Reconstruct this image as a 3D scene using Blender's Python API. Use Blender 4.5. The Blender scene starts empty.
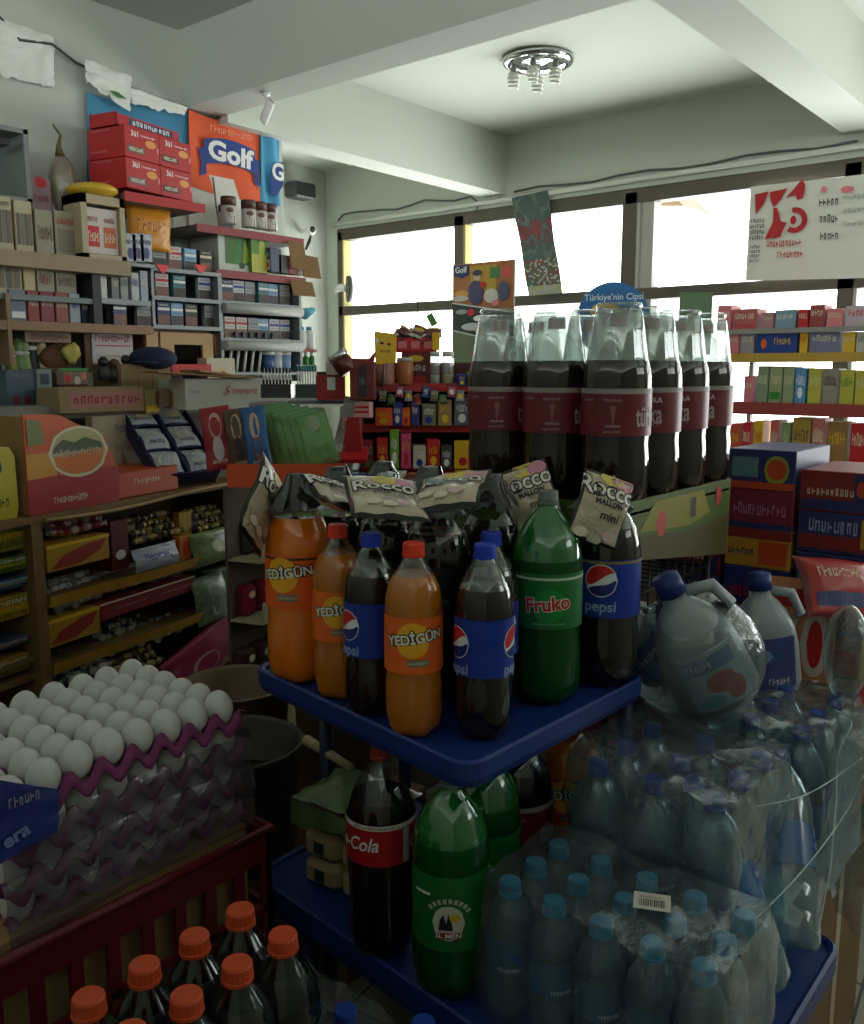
import bpy, math, random
from mathutils import Vector, Matrix, Euler, noise
R = random.Random(7)
PI = math.pi
SC = bpy.context.scene
COL = SC.collection

# ------------------------------------------------------------------ camera and view rays
CAM_H = 1.35; FPX = 900.0
PITCH = math.atan(142/900); YAW = math.radians(39.4)
_c, _s = math.cos(PITCH), math.sin(PITCH)
_fw = (math.cos(YAW), math.sin(YAW)); _rt = (math.sin(YAW), -math.cos(YAW))
cam_d = bpy.data.cameras.new('camera'); cam = bpy.data.objects.new('camera', cam_d); COL.objects.link(cam)
cam.location = (0, 0, CAM_H); cam.rotation_euler = (PI/2-PITCH, 0, YAW-PI/2)
cam_d.sensor_fit = 'VERTICAL'; cam_d.sensor_height = 24; cam_d.lens = 24*FPX/1024; cam_d.clip_start = .05
SC.camera = cam
def ray(px, py):
    a = (px-432)/FPX; b = (py-512)/FPX; F = _c-b*_s
    return (_fw[0]*F+_rt[0]*a, _fw[1]*F+_rt[1]*a, -_s-b*_c)
def onz(px, py, z): r = ray(px, py); d = (z-CAM_H)/r[2]; return Vector((r[0]*d, r[1]*d, z))
def onx(px, py, x): r = ray(px, py); d = x/r[0]; return Vector((x, r[1]*d, CAM_H+r[2]*d))
def ony(px, py, y): r = ray(px, py); d = y/r[1]; return Vector((r[0]*d, y, CAM_H+r[2]*d))
def ond(px, py, d): r = ray(px, py); return Vector((r[0]*d, r[1]*d, CAM_H+r[2]*d))

# ------------------------------------------------------------------ materials
def lin(c):
    return tuple(((v/255)/12.92 if v/255 <= .04045 else ((v/255+.055)/1.055)**2.4) for v in c)
_M = {}
def M(rgb, rough=.5, metal=0, var=.1, scale=9, bump=0, coat=0):
    key = (tuple(rgb), rough, metal, var, scale, bump, coat)
    if key in _M: return _M[key]
    m = bpy.data.materials.new('surface'); m.use_nodes = True
    nt = m.node_tree; b = nt.nodes['Principled BSDF']
    c = lin(rgb)
    b.inputs['Roughness'].default_value = rough; b.inputs['Metallic'].default_value = metal
    if coat: b.inputs['Coat Weight'].default_value = coat; b.inputs['Coat Roughness'].default_value = .06
    tc = nt.nodes.new('ShaderNodeTexCoord'); nz = nt.nodes.new('ShaderNodeTexNoise')
    nz.inputs['Scale'].default_value = scale; nz.inputs['Detail'].default_value = 4
    nt.links.new(tc.outputs['Object'], nz.inputs['Vector'])
    mx = nt.nodes.new('ShaderNodeMix'); mx.data_type = 'RGBA'
    mx.inputs[6].default_value = (*[v*(1-var) for v in c], 1); mx.inputs[7].default_value = (*[min(1, v*(1+var)) for v in c], 1)
    nt.links.new(nz.outputs['Fac'], mx.inputs[0]); nt.links.new(mx.outputs[2], b.inputs['Base Color'])
    if bump:
        bp = nt.nodes.new('ShaderNodeBump'); bp.inputs['Strength'].default_value = bump; bp.inputs['Distance'].default_value = .01
        n2 = nt.nodes.new('ShaderNodeTexNoise'); n2.inputs['Scale'].default_value = scale*4; n2.inputs['Detail'].default_value = 6
        nt.links.new(tc.outputs['Object'], n2.inputs['Vector'])
        nt.links.new(n2.outputs['Fac'], bp.inputs['Height']); nt.links.new(bp.outputs['Normal'], b.inputs['Normal'])
    _M[key] = m; return m
def clear(rgb, refl=.08, tint=1.0, rough=.05, body=0.0, bump=0, graze=.75):
    """thin clear plastic or glass: mostly see-through, glossy at grazing angles, optional milky body"""
    key = ('clear', tuple(rgb), refl, tint, rough, body, bump, graze)
    if key in _M: return _M[key]
    m = bpy.data.materials.new('clear_plastic'); m.use_nodes = True; nt = m.node_tree
    nt.nodes.clear(); out = nt.nodes.new('ShaderNodeOutputMaterial')
    tr = nt.nodes.new('ShaderNodeBsdfTransparent'); tr.inputs[0].default_value = (*[v*tint for v in lin(rgb)], 1)
    gl = nt.nodes.new('ShaderNodeBsdfGlossy'); gl.inputs['Roughness'].default_value = rough; gl.inputs[0].default_value = (.9, .95, .95, 1)
    lw = nt.nodes.new('ShaderNodeLayerWeight'); lw.inputs[0].default_value = .35
    mr = nt.nodes.new('ShaderNodeMapRange'); mr.inputs[3].default_value = refl; mr.inputs[4].default_value = min(1, refl+graze)
    pw = nt.nodes.new('ShaderNodeMath'); pw.operation = 'POWER'; pw.inputs[1].default_value = 2.0
    nt.links.new(lw.outputs['Facing'], pw.inputs[0]); nt.links.new(pw.outputs[0], mr.inputs[0])
    base = tr
    if body:
        df = nt.nodes.new('ShaderNodeBsdfDiffuse'); df.inputs[0].default_value = (*lin(rgb), 1)
        mb = nt.nodes.new('ShaderNodeMixShader'); mb.inputs[0].default_value = body
        nt.links.new(tr.outputs[0], mb.inputs[1]); nt.links.new(df.outputs[0], mb.inputs[2]); base = mb
    mx = nt.nodes.new('ShaderNodeMixShader')
    nt.links.new(mr.outputs[0], mx.inputs[0]); nt.links.new(base.outputs[0], mx.inputs[1]); nt.links.new(gl.outputs[0], mx.inputs[2])
    if bump:
        tc = nt.nodes.new('ShaderNodeTexCoord'); n2 = nt.nodes.new('ShaderNodeTexNoise'); n2.inputs['Scale'].default_value = 22; n2.inputs['Detail'].default_value = 5
        bp = nt.nodes.new('ShaderNodeBump'); bp.inputs['Strength'].default_value = bump; bp.inputs['Distance'].default_value = .01
        nt.links.new(tc.outputs['Object'], n2.inputs['Vector']); nt.links.new(n2.outputs['Fac'], bp.inputs['Height'])
        nt.links.new(bp.outputs['Normal'], gl.inputs['Normal'])
    nt.links.new(mx.outputs[0], out.inputs[0]); _M[key] = m; return m

# ------------------------------------------------------------------ text outlines (fill meshes from the built-in font)
_T = {}
def text_geo(s, off=0):
    if (s, off) in _T: return _T[(s, off)]
    cu = bpy.data.curves.new('lettering', 'FONT'); cu.body = s; cu.size = 1; cu.align_x = 'CENTER'; cu.align_y = 'CENTER'; cu.resolution_u = 3; cu.offset = off
    o = bpy.data.objects.new('lettering', cu); COL.objects.link(o)
    dg = bpy.context.evaluated_depsgraph_get(); dg.update()
    me = bpy.data.meshes.new_from_object(o.evaluated_get(dg))
    g = ([tuple(v.co) for v in me.vertices], [tuple(p.vertices) for p in me.polygons])
    bpy.data.objects.remove(o); bpy.data.curves.remove(cu); bpy.data.meshes.remove(me)
    _T[(s, off)] = g; return g

# ------------------------------------------------------------------ mesh builder
class MB:
    def __init__(s): s.v = []; s.f = []; s.m = []; s.sm = []; s.mats = []
    def mi(s, mat):
        if mat not in s.mats: s.mats.append(mat)
        return s.mats.index(mat)
    def add(s, vs, fs, mat, smooth=False, mtx=None):
        b = len(s.v); i = s.mi(mat)
        if mtx is not None: vs = [tuple(mtx @ Vector(v)) for v in vs]
        s.v += [tuple(v) for v in vs]; s.f += [tuple(b+k for k in f) for f in fs]; s.m += [i]*len(fs); s.sm += [smooth]*len(fs)
        return s
    def box(s, x0, x1, y0, y1, z0, z1, mat, mtx=None, bev=0):
        if bev:
            e = min(bev, (x1-x0)*.45, (y1-y0)*.45, (z1-z0)*.45)
            vs = []; 
            for (za, ins) in ((z0, e), (z0+e, 0), (z1-e, 0), (z1, e)):
                X0, X1, Y0, Y1 = x0+ins, x1-ins, y0+ins, y1-ins; c = e if not ins else e*.5
                vs += [(X0+c, Y0, za), (X1-c, Y0, za), (X1, Y0+c, za), (X1, Y1-c, za), (X1-c, Y1, za), (X0+c, Y1, za), (X0, Y1-c, za), (X0, Y0+c, za)]
            fs = [tuple(range(7, -1, -1)), tuple(range(24, 32))]
            for k in range(3):
                for j in range(8): a = k*8+j; b = k*8+(j+1) % 8; fs.append((a, b, b+8, a+8))
            return s.add(vs, fs, mat, False, mtx)
        vs = [(x0, y0, z0), (x1, y0, z0), (x1, y1, z0), (x0, y1, z0), (x0, y0, z1), (x1, y0, z1), (x1, y1, z1), (x0, y1, z1)]
        return s.add(vs, [(3, 2, 1, 0), (4, 5, 6, 7), (0, 1, 5, 4), (1, 2, 6, 5), (2, 3, 7, 6), (3, 0, 4, 7)], mat, False, mtx)
    def lathe(s, prof, mat, n=24, c=(0, 0), mfun=None, rmod=None, mtx=None, caps=True, smooth=True):
        vs = []; fs = []
        for z, r in prof:
            for k in range(n):
                a = 2*PI*k/n; rr = r*(rmod(a, z) if rmod else 1); vs.append((c[0]+rr*math.cos(a), c[1]+rr*math.sin(a), z))
        L = len(prof)
        for j in range(L-1):
            q = [(j*n+k, j*n+(k+1) % n, (j+1)*n+(k+1) % n, (j+1)*n+k) for k in range(n)]
            if mfun: s.add([], [], mfun((prof[j][0]+prof[j+1][0])/2))
            fs.append((q, (prof[j][0]+prof[j+1][0])/2))
        b = len(s.v)
        if mtx is not None: vs = [tuple(mtx @ Vector(v)) for v in vs]
        s.v += vs
        for q, z in fs:
            i = s.mi(mfun(z) if mfun else mat)
            for f in q: s.f.append(tuple(b+k for k in f)); s.m.append(i); s.sm.append(smooth)
        if caps:
            if prof[0][1] > 1e-4: s.f.append(tuple(b+k for k in range(n-1, -1, -1))); s.m.append(s.mi(mfun(prof[0][0]) if mfun else mat)); s.sm.append(False)
            if prof[-1][1] > 1e-4: s.f.append(tuple(b+(L-1)*n+k for k in range(n))); s.m.append(s.mi(mfun(prof[-1][0]) if mfun else mat)); s.sm.append(False)
        return s
    def tube(s, pts, r, mat, n=8, smooth=True):
        pts = [Vector(p) for p in pts]; b = len(s.v); up = Vector((0, 0, 1))
        for i, p in enumerate(pts):
            t = (pts[min(i+1, len(pts)-1)]-pts[max(i-1, 0)]).normalized()
            u = t.cross(up if abs(t.z) < .95 else Vector((1, 0, 0))).normalized(); w = t.cross(u)
            rr = r[i] if isinstance(r, (list, tuple)) else r
            for k in range(n): a = 2*PI*k/n; s.v.append(tuple(p+u*math.cos(a)*rr+w*math.sin(a)*rr))
        i_ = s.mi(mat)
        for i in range(len(pts)-1):
            for k in range(n):
                s.f.append((b+i*n+k, b+i*n+(k+1) % n, b+(i+1)*n+(k+1) % n, b+(i+1)*n+k)); s.m.append(i_); s.sm.append(smooth)
        s.f.append(tuple(b+k for k in range(n-1, -1, -1))); s.f.append(tuple(b+(len(pts)-1)*n+k for k in range(n))); s.m += [i_, i_]; s.sm += [False, False]
        return s
    def grid(s, nu, nv, fn, mat, smooth=True, mfun=None):
        b = len(s.v)
        for j in range(nv+1):
            for i in range(nu+1): s.v.append(tuple(fn(i/nu, j/nv)))
        for j in range(nv):
            for i in range(nu):
                a = b+j*(nu+1)+i; s.f.append((a, a+1, a+nu+2, a+nu+1)); s.m.append(s.mi(mfun((i+.5)/nu, (j+.5)/nv) if mfun else mat)); s.sm.append(smooth)
        return s
    def prism(s, pts, y0, y1, mat, mtx=None):
        n = len(pts); vs = [(x, y0, z) for x, z in pts]+[(x, y1, z) for x, z in pts]
        fs = [tuple(range(n)), tuple(range(2*n-1, n-1, -1))]+[(k, k+n, (k+1) % n+n, (k+1) % n) for k in range(n)]
        return s.add(vs, fs, mat, False, mtx)
    def ball(s, c, r, mat, nu=14, nv=9, wob=0, sq=(1, 1, 1), seed=0, freq=20):
        def fn(u, v):
            a = 2*PI*u; t = PI*v-PI/2; d = Vector((math.cos(t)*math.cos(a)*sq[0], math.cos(t)*math.sin(a)*sq[1], math.sin(t)*sq[2]))
            q = Vector((d.x*r*freq+seed, d.y*r*freq-seed, d.z*r*freq+seed*2))
            k = 1+wob*noise.noise(q)
            return Vector(c)+d*r*k
        return s.grid(nu, nv, fn, mat)
    # prints: shapes laid on a face by mp(u, z, lift)
    def prints(s, lst, mp, lift0=.0003, step=.0002):
        lift = lift0
        for p in lst:
            k = p[0]
            if k == 't':
                _, txt, cx, cz, sz, col = p[:6]; rot = p[6] if len(p) > 6 else 0; bold = p[7] if len(p) > 7 else 0; sx = p[8] if len(p) > 8 else 1; sh = p[9] if len(p) > 9 else 0
                vs, fs = text_geo(txt, round(bold/sz, 3)); ca, sa = math.cos(rot), math.sin(rot)
                s.add([mp(cx+((x*sx+y*sh)*sz)*ca-(y*sz)*sa, cz+((x*sx+y*sh)*sz)*sa+(y*sz)*ca, lift) for x, y, _z in vs], fs, col)
            elif k == 'r':
                _, x0, z0, x1, z1, col = p; n = max(1, int((x1-x0)/.008)); n = min(n, 14)
                for i in range(n):
                    a = x0+(x1-x0)*i/n; b = x0+(x1-x0)*(i+1)/n
                    s.add([mp(a, z0, lift), mp(b, z0, lift), mp(b, z1, lift), mp(a, z1, lift)], [(0, 1, 2, 3)], col)
            elif k == 'e':
                _, cx, cz, rx, rz, col = p; n = 10
                for i in range(n):
                    a = -1+2*i/n; b = -1+2*(i+1)/n; ha = math.sqrt(max(0, 1-a*a)); hb = math.sqrt(max(0, 1-b*b))
                    s.add([mp(cx+a*rx, cz-ha*rz, lift), mp(cx+b*rx, cz-hb*rz, lift), mp(cx+b*rx, cz+hb*rz, lift), mp(cx+a*rx, cz+ha*rz, lift)], [(0, 1, 2, 3)], col)
            elif k == 'wave':   # the round emblem cut by a wave: red above, white band, blue below
                _, cx, cz, r, red, white, blue = p; n = 14
                for reg in ('w', 'r', 'b'):
                    for i in range(n):
                        q = []
                        for a in (-1+2*i/n, -1+2*(i+1)/n):
                            h = math.sqrt(max(0, 1-a*a)); up = .12+.42*a+.12*math.sin(a*PI); dn = -.28+.42*a-.10*math.sin(a*PI)
                            rr = 1.0
                            if reg == 'w': lo, hi = -h*1.06, h*1.06; rr = 1.06
                            elif reg == 'r': lo, hi = max(-h, min(h, up)), h
                            else: lo, hi = -h, max(-h, min(h, dn))
                            q.append((a*rr, lo, hi))
                        (a, l1, h1), (b, l2, h2) = q; c = {'w': white, 'r': red, 'b': blue}[reg]; L = lift+(0 if reg == 'w' else .00025)
                        s.add([mp(cx+a*r, cz+l1*r, L), mp(cx+b*r, cz+l2*r, L), mp(cx+b*r, cz+h2*r, L), mp(cx+a*r, cz+h1*r, L)], [(0, 1, 2, 3)], c)
                lift += .0002
            elif k == 'p':
                _, pts, col = p; s.add([mp(x, z, lift) for x, z in pts], [tuple(range(len(pts)))], col)
            elif k == 'scrib':  # a line of print too small to read
                _, x0, z0, x1, z1, col, n, sd = p; q = random.Random(sd); x = x0
                H_ = z1-z0; n = max(int(n*1.7), min(18, int((x1-x0)/(H_*.8)))); w = (x1-x0)/n
                if H_ > 2.2*w: zc = (z0+z1)/2; H_ = 2.2*w; z0, z1 = zc-H_/2, zc+H_/2
                for i in range(n):
                    a = x0+i*w+w*.12; b = a+w*q.uniform(.5, .8); t = z0+H_*q.uniform(0, .12); u = z1-H_*q.uniform(0, .25); e = w*.2
                    R4 = lambda A, Z_, B_, Y_: s.add([mp(A, Z_, lift), mp(B_, Z_, lift), mp(B_, Y_, lift), mp(A, Y_, lift)], [(0, 1, 2, 3)], col)
                    R4(a, t, a+e, u); k_ = q.random()
                    if k_ < .6: R4(b-e, t, b, u)
                    f = t if k_ < .3 else (u-H_*.18 if k_ < .7 else (t+u)/2-H_*.09)
                    R4(a+e, f, b-(e if k_ < .6 else 0), f+H_*.18)
            lift += step
        return s
    def mesh(s, name):
        me = bpy.data.meshes.new(name); me.from_pydata(s.v, [], s.f)
        for m in s.mats: me.materials.append(m)
        me.polygons.foreach_set('material_index', s.m); me.polygons.foreach_set('use_smooth', s.sm); me.update(); return me
    def build(s, name, parent=None, loc=(0, 0, 0), rot=(0, 0, 0)):
        return place(s.mesh(name), name, parent, loc, rot)
def place(me, name, parent=None, loc=(0, 0, 0), rot=(0, 0, 0)):
    o = bpy.data.objects.new(name, me); COL.objects.link(o); o.location = loc; o.rotation_euler = rot
    if parent: o.parent = parent
    return o
def tag(o, label, cat, group=None):
    o['label'] = label; o['category'] = cat
    if group: o['group'] = group
    return o
def thing(name, label, cat, loc=(0, 0, 0), rot=(0, 0, 0), group=None):
    o = bpy.data.objects.new(name, None); o.empty_display_size = .05; COL.objects.link(o); o.location = loc; o.rotation_euler = rot
    return tag(o, label, cat, group)
def dup(root, loc, rot=None, label=None, group=None):
    r = root.copy(); COL.objects.link(r); r.location = loc
    if rot is not None: r.rotation_euler = rot
    if label: r['label'] = label
    if group: r['group'] = group
    for ch in root.children:
        c = ch.copy(); COL.objects.link(c); c.parent = r
        for g in ch.children: d = g.copy(); COL.objects.link(d); d.parent = c
    return r
def struct(mb, name, parent=None, loc=(0, 0, 0)):
    o = mb.build(name, parent, loc)
    if not parent: o['kind'] = 'structure'
    return o
def flat(y=0):
    return lambda u, z, l: (u, y-l, z)
def cyl(r, zoff=0):
    return lambda u, z, l: ((r+l)*math.sin(u/r), -(r+l)*math.cos(u/r), z+zoff)
WHITE = M((225, 226, 222)); BLACK = M((18, 18, 20), .4); RED = M((190, 24, 30)); YEL = M((225, 180, 30)); BLUE = M((20, 50, 150)); GRN = M((40, 130, 50))
ORG = M((230, 95, 25)); GREY = M((120, 124, 126)); DRED = M((120, 20, 28)); CARD = M((150, 118, 80), .8); CREAM = M((215, 205, 175)); PINK = M((215, 120, 130)); TEAL = M((20, 120, 130)); PURP = M((90, 40, 110)); NAVY = M((16, 22, 60)); BROWN = M((85, 52, 34))
LBLUE = M((90, 150, 200)); SKIN = M((205, 150, 110)); STEEL = M((150, 153, 152), .35, .6); WOOD = M((150, 115, 75), .6, 0, .2, 4); PALEWOOD = M((186, 150, 108), .6, 0, .15, 5)
DKWOOD = M((92, 66, 44), .65, 0, .25, 6)
# ================================================================== THE ROOM
XW, YL, YB, ZC, ZB = 4.54, 3.25, 4.68, 2.70, 2.38
PAINT = M((196, 202, 192), .85, 0, .06, 2.0, .05); PAINT2 = M((186, 190, 180), .85, 0, .1, 1.5, .05); CEILP = M((206, 212, 202), .9, 0, .05, 1.5)
def tile_mat():
    m = bpy.data.materials.new('floor_tiles'); m.use_nodes = True; nt = m.node_tree; b = nt.nodes['Principled BSDF']
    tc = nt.nodes.new('ShaderNodeTexCoord'); br = nt.nodes.new('ShaderNodeTexBrick'); br.offset = 0; br.squash = 1
    mp = nt.nodes.new('ShaderNodeMapping'); mp.inputs['Location'].default_value = (.012, .03, 0); mp.inputs['Rotation'].default_value = (0, 0, math.radians(-6))
    br.inputs['Scale'].default_value = 1; br.inputs['Brick Width'].default_value = .228; br.inputs['Row Height'].default_value = .228
    br.inputs['Mortar Size'].default_value = .0035; br.inputs['Color1'].default_value = (*lin((150, 146, 128)), 1); br.inputs['Color2'].default_value = (*lin((142, 138, 122)), 1); br.inputs['Mortar'].default_value = (*lin((50, 44, 38)), 1)
    nz = nt.nodes.new('ShaderNodeTexNoise'); nz.inputs['Scale'].default_value = 14; nz.inputs['Detail'].default_value = 6
    mx = nt.nodes.new('ShaderNodeMix'); mx.data_type = 'RGBA'; mx.blend_type = 'MULTIPLY'; mx.inputs[0].default_value = .3
    nt.links.new(tc.outputs['Object'], mp.inputs[0]); nt.links.new(mp.outputs[0], br.inputs['Vector']); nt.links.new(tc.outputs['Object'], nz.inputs['Vector'])
    nt.links.new(br.outputs['Color'], mx.inputs[6]); nt.links.new(nz.outputs['Fac'], mx.inputs[7]); nt.links.new(mx.outputs[2], b.inputs['Base Color'])
    b.inputs['Roughness'].default_value = .28
    return m
struct(MB().box(-2.2, XW+.2, -2.6, YB+.2, -.1, 0, tile_mat()), 'floor')
struct(MB().box(-2.2, XW+.2, -2.6, YB+.2, ZC, ZC+.15, CEILP), 'ceiling')
# left wall with the return that opens into the recess
w = MB(); w.box(-2.2, 2.885, YL, YL+.15, 0, ZC, PAINT); w.box(2.735, 2.885, YL+.15, YB, 0, ZC, PAINT); struct(w, 'wall_left')
struct(MB().box(2.885, XW+.2, YB, YB+.15, 0, ZC, PAINT2), 'wall_back')
ZT0, ZT1 = 2.02, 2.62   # unseen high openings behind the camera, added to let in fill light
struct(MB().box(-2.35, -2.2, -2.6, YL+.15, 0, ZT0, PAINT2).box(-2.35, -2.2, -2.6, YL+.15, ZT1, ZC, PAINT2).box(-2.35, -2.2, -2.6, -2.3, ZT0, ZT1, PAINT2).box(-2.35, -2.2, 3.0, YL+.15, ZT0, ZT1, PAINT2), 'wall_rear')
struct(MB().box(-.75, -.6, -1.1, YL, 0, 2.06, PAINT2).box(-.6, 1.7, -1.1, -.95, 0, 2.06, PAINT2), 'wall_light_blocker')  # added out of view to keep the rear fill light off the low foreground
struct(MB().box(-2.2, XW+.2, -2.75, -2.6, 0, ZT0, PAINT2).box(-2.2, XW+.2, -2.75, -2.6, ZT1, ZC, PAINT2).box(-2.2, -1.9, -2.75, -2.6, ZT0, ZT1, PAINT2).box(4.2, XW+.2, -2.75, -2.6, ZT0, ZT1, PAINT2), 'wall_right')
# window wall: header, parapet, end pillar and far pillar
ZH, ZM, ZS = 2.285, 1.755, .80
w = MB(); w.box(XW, XW+.2, -2.6, YB, ZH+.02, ZC, PAINT2); w.box(XW, XW+.2, -2.6, YB, 0, ZS, PAINT2)
yA = onx(337, 260, XW).y
w.box(XW, XW+.2, yA, YB, ZS, ZH+.02, PAINT2); w.box(XW, XW+.2, -2.6, -1.4, ZS, ZH+.02, PAINT2); struct(w, 'wall_window')
# beams
struct(MB().box(2.35, 2.52, -2.6, YL, ZB+.02, ZC, PAINT), 'trim_1')
struct(MB().box(2.52, XW, 3.17, 3.33, ZB-.01, ZC, PAINT), 'trim_2')
struct(MB().box(2.52, XW, 1.10, 1.29, ZB+.03, ZC, PAINT), 'trim_3')
# window frames
FR = M((84, 78, 66), .55, 0, .12, 6); FRY = M((176, 160, 96), .5, 0, .1, 6); FRW = M((168, 168, 160), .5, 0, .1, 6)
GLASS = clear((255, 255, 255), .02)
ms = [yA, onx(457.5, 250, XW).y, onx(629, 240, XW).y, onx(852, 180, XW).y, -.15, -1.4]
for i in range(len(ms)-1):
    y1, y0 = ms[i], ms[i+1]; f = MB()
    f.box(XW+.01, XW+.09, y0, y1, ZH-.055, ZH+.02, FR); f.box(XW+.01, XW+.09, y0, y1, ZM-.03, ZM+.03, FR); f.box(XW+.01, XW+.09, y0, y1, ZS, ZS+.05, FR)
    f.box(XW+.01, XW+.09, y1-.035, y1, ZS, ZH, FR); f.box(XW+.012, XW+.085, y1-.052, y1-.036, ZS, ZH, FRY if i < 2 else FRW)
    f.box(XW+.01, XW+.09, y0, y0+.034, ZS, ZH, FR)
    if i == 1: f.box(XW+.012, XW+.085, y0+.035, y0+.05, ZS, ZH, FR)
    if i == 2: f.box(XW+.02, XW+.1, y1-.13, y1-.063, ZS, ZH, FRW)
    o = struct(f, 'window_%d' % (i+1))
    MB().box(XW+.045, XW+.05, y0+.034, y1-.062, ZM+.03, ZH-.055, GLASS).build('pane', o)
    MB().box(XW+.045, XW+.05, y0+.034, y1-.062, ZS+.05, ZM-.03, GLASS).build('pane', o)
f = MB()
for y in (-2.3, -1.0, .3, 1.6, 2.96): f.box(-2.3, -2.24, y, y+.04, ZT0, ZT1, FR)
o = struct(f, 'window_6'); MB().box(-2.275, -2.27, -2.3, 3.0, ZT0, ZT1, GLASS).build('pane', o)  # opening added in the unseen rear wall to brighten beams and left wall
f = MB()
for x in (-1.9, -.4, 1.1, 2.6, 4.16): f.box(x, x+.04, -2.7, -2.64, ZT0, ZT1, FR)
o = struct(f, 'window_7'); MB().box(-1.9, 4.2, -2.675, -2.67, ZT0, ZT1, GLASS).build('pane', o)  # extra opening out of view, added to light the goods on the left wall
# white conduit and cables over the windows
t = MB(); t.tube([(XW-.02, 4.6, 2.335), (XW-.02, 3.5, 2.335), (XW-.02, 2.0, 2.345), (XW-.02, .2, 2.35)], .014, M((205, 208, 200), .4), 8); struct(t, 'trim_4')
tag(MB().tube([(XW-.012, 4.55, 2.36)]+[(XW-.012, 4.5-k*.12, 2.385+.012*math.sin(k*1.3)+.01*(k % 3 == 0)) for k in range(10)]+[(XW-.012, 3.36, 2.345), (XW-.012, 3.38, 2.27)], .006, M((90, 92, 88)), 6).build('cable'), 'thin grey cable looping along the wall above the corner window', 'cable')
tag(MB().tube([(XW-.012, 3.1-k*.17, 2.375+.01*math.sin(k*1.7)) for k in range(12)], .006, M((90, 92, 88)), 6).build('cable'), 'thin grey cable above the wide windows between the two cross beams', 'cable')
# canopy outside and a pale building beyond the lower window
_aw = [onx(q[0], q[1], 5.8) for q in ((638, 186), (662, 184), (684, 206), (640, 206))]
_aw = _aw+[v+Vector((.7, .1, .04)) for v in _aw]
tag(MB().add(_aw, [(0, 1, 2, 3), (7, 6, 5, 4), (0, 4, 5, 1), (1, 5, 6, 2), (2, 6, 7, 3), (3, 7, 4, 0)], M((120, 96, 70))).build('awning'), 'tan awning corner outside behind the upper window', 'awning')

# daylight
wd = bpy.data.worlds.new('sky'); SC.world = wd; wd.use_nodes = True
bg = wd.node_tree.nodes['Background']; bg.inputs[0].default_value = (.965, 1.0, .965, 1); bg.inputs[1].default_value = 1.0
_n = wd.node_tree; _tc = _n.nodes.new('ShaderNodeTexCoord'); _sx = _n.nodes.new('ShaderNodeSeparateXYZ'); _cr = _n.nodes.new('ShaderNodeMapRange')
_cr.inputs[1].default_value = -.35; _cr.inputs[2].default_value = .25; _cr.inputs[3].default_value = 13.0; _cr.inputs[4].default_value = 4.0   # sunlit street below, hazy sky above
_n.links.new(_tc.outputs['Generated'], _sx.inputs[0]); _n.links.new(_sx.outputs['Z'], _cr.inputs[0]); _n.links.new(_cr.outputs[0], bg.inputs[1])
for i in range(len(ms)-1):
    L = bpy.data.lights.new('daylight_portal', 'AREA'); L.shape = 'RECTANGLE'; L.size = ZH-ZS; L.size_y = ms[i]-ms[i+1]; L.cycles.is_portal = True
    o = bpy.data.objects.new('daylight_portal', L); COL.objects.link(o); o.location = (XW+.12, (ms[i]+ms[i+1])/2, (ZH+ZS)/2); o.rotation_euler = (0, PI/2, 0)
for loc, rot, sx, sy in (((-2.4, .35, (ZT0+ZT1)/2), (0, -PI/2, 0), 5.3, ZT1-ZT0), ((1.15, -2.8, (ZT0+ZT1)/2), (PI/2, 0, 0), 6.1, ZT1-ZT0)):
    L = bpy.data.lights.new('daylight_portal', 'AREA'); L.shape = 'RECTANGLE'; L.cycles.is_portal = True
    if abs(rot[1]) > 1: L.size, L.size_y = sy, sx
    else: L.size, L.size_y = sx, sy
    o = bpy.data.objects.new('daylight_portal', L); COL.objects.link(o); o.location = loc; o.rotation_euler = rot
SC.view_settings.view_transform = 'Standard'; SC.view_settings.look = 'None'; SC.view_settings.gamma = 1; SC.view_settings.exposure = -.28; SC.view_settings.use_curve_mapping = False
SC.cycles.use_denoising = True; SC.cycles.max_bounces = 8; SC.cycles.transparent_max_bounces = 24; SC.cycles.sample_clamp_indirect = 6
SC.cycles.caustics_reflective = False; SC.cycles.caustics_refractive = False

# ================================================================== CEILING AND WALL FITTINGS
p = onz(538, 58, ZC)
t = thing('ceiling_lamp', 'round chrome ceiling lamp with four bare twisted bulbs', 'lamp', p)
CH = M((190, 192, 188), .12, .9)
MB().lathe([(0, .155), (-.012, .158), (-.026, .15), (-.03, .132), (-.022, .12), (-.02, .05), (-.03, .03), (-.034, .012), (-.034, 0)][::-1], CH, 32).build('ceiling_plate', t)
for k, (dx, dy) in enumerate(((-.055, .09), (-.075, -.025), (.06, .04), (.0, -.09))):
    MB().lathe([(-.026, .010), (-.032, .013), (-.05, .013), (-.056, .010)][::-1], M((150, 150, 144), .4), 14, (dx, dy)).build('socket', t)
    b = MB(); pts = []
    for q in range(60): a = q*.42; rr = .024*(1-.45*abs(q/60-.35)); pts.append((dx+rr*math.cos(a), dy+rr*math.sin(a), -.056-.068*q/60))
    b.tube(pts, .006, M((226, 230, 220), .3), 6); b.build('bulb', t)
def seccam(p):
    t = thing('security_camera', 'white security camera hanging under the ceiling beam', 'camera', p); t.scale = (.46, .46, .72)
    MB().lathe([(0, .035), (-.012, .034), (-.014, .014), (-.06, .013), (-.075, .02), (-.085, .012)][::-1], WHITE, 18).build('mount', t)
    mt = Matrix.Translation((0.0, -.0, -.1)) @ Euler((math.radians(38), 0, math.radians(25))).to_matrix().to_4x4()
    MB().lathe([(-.06, .026), (-.05, .034), (.06, .036), (.075, .037)], WHITE, 20, mtx=mt).build('housing', t)
    MB().lathe([(.0755, .031), (.0765, 0)], BLACK, 20, mtx=mt).build('lens', t)
    return t
seccam(onz(266, 93, ZB+.02))
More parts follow.
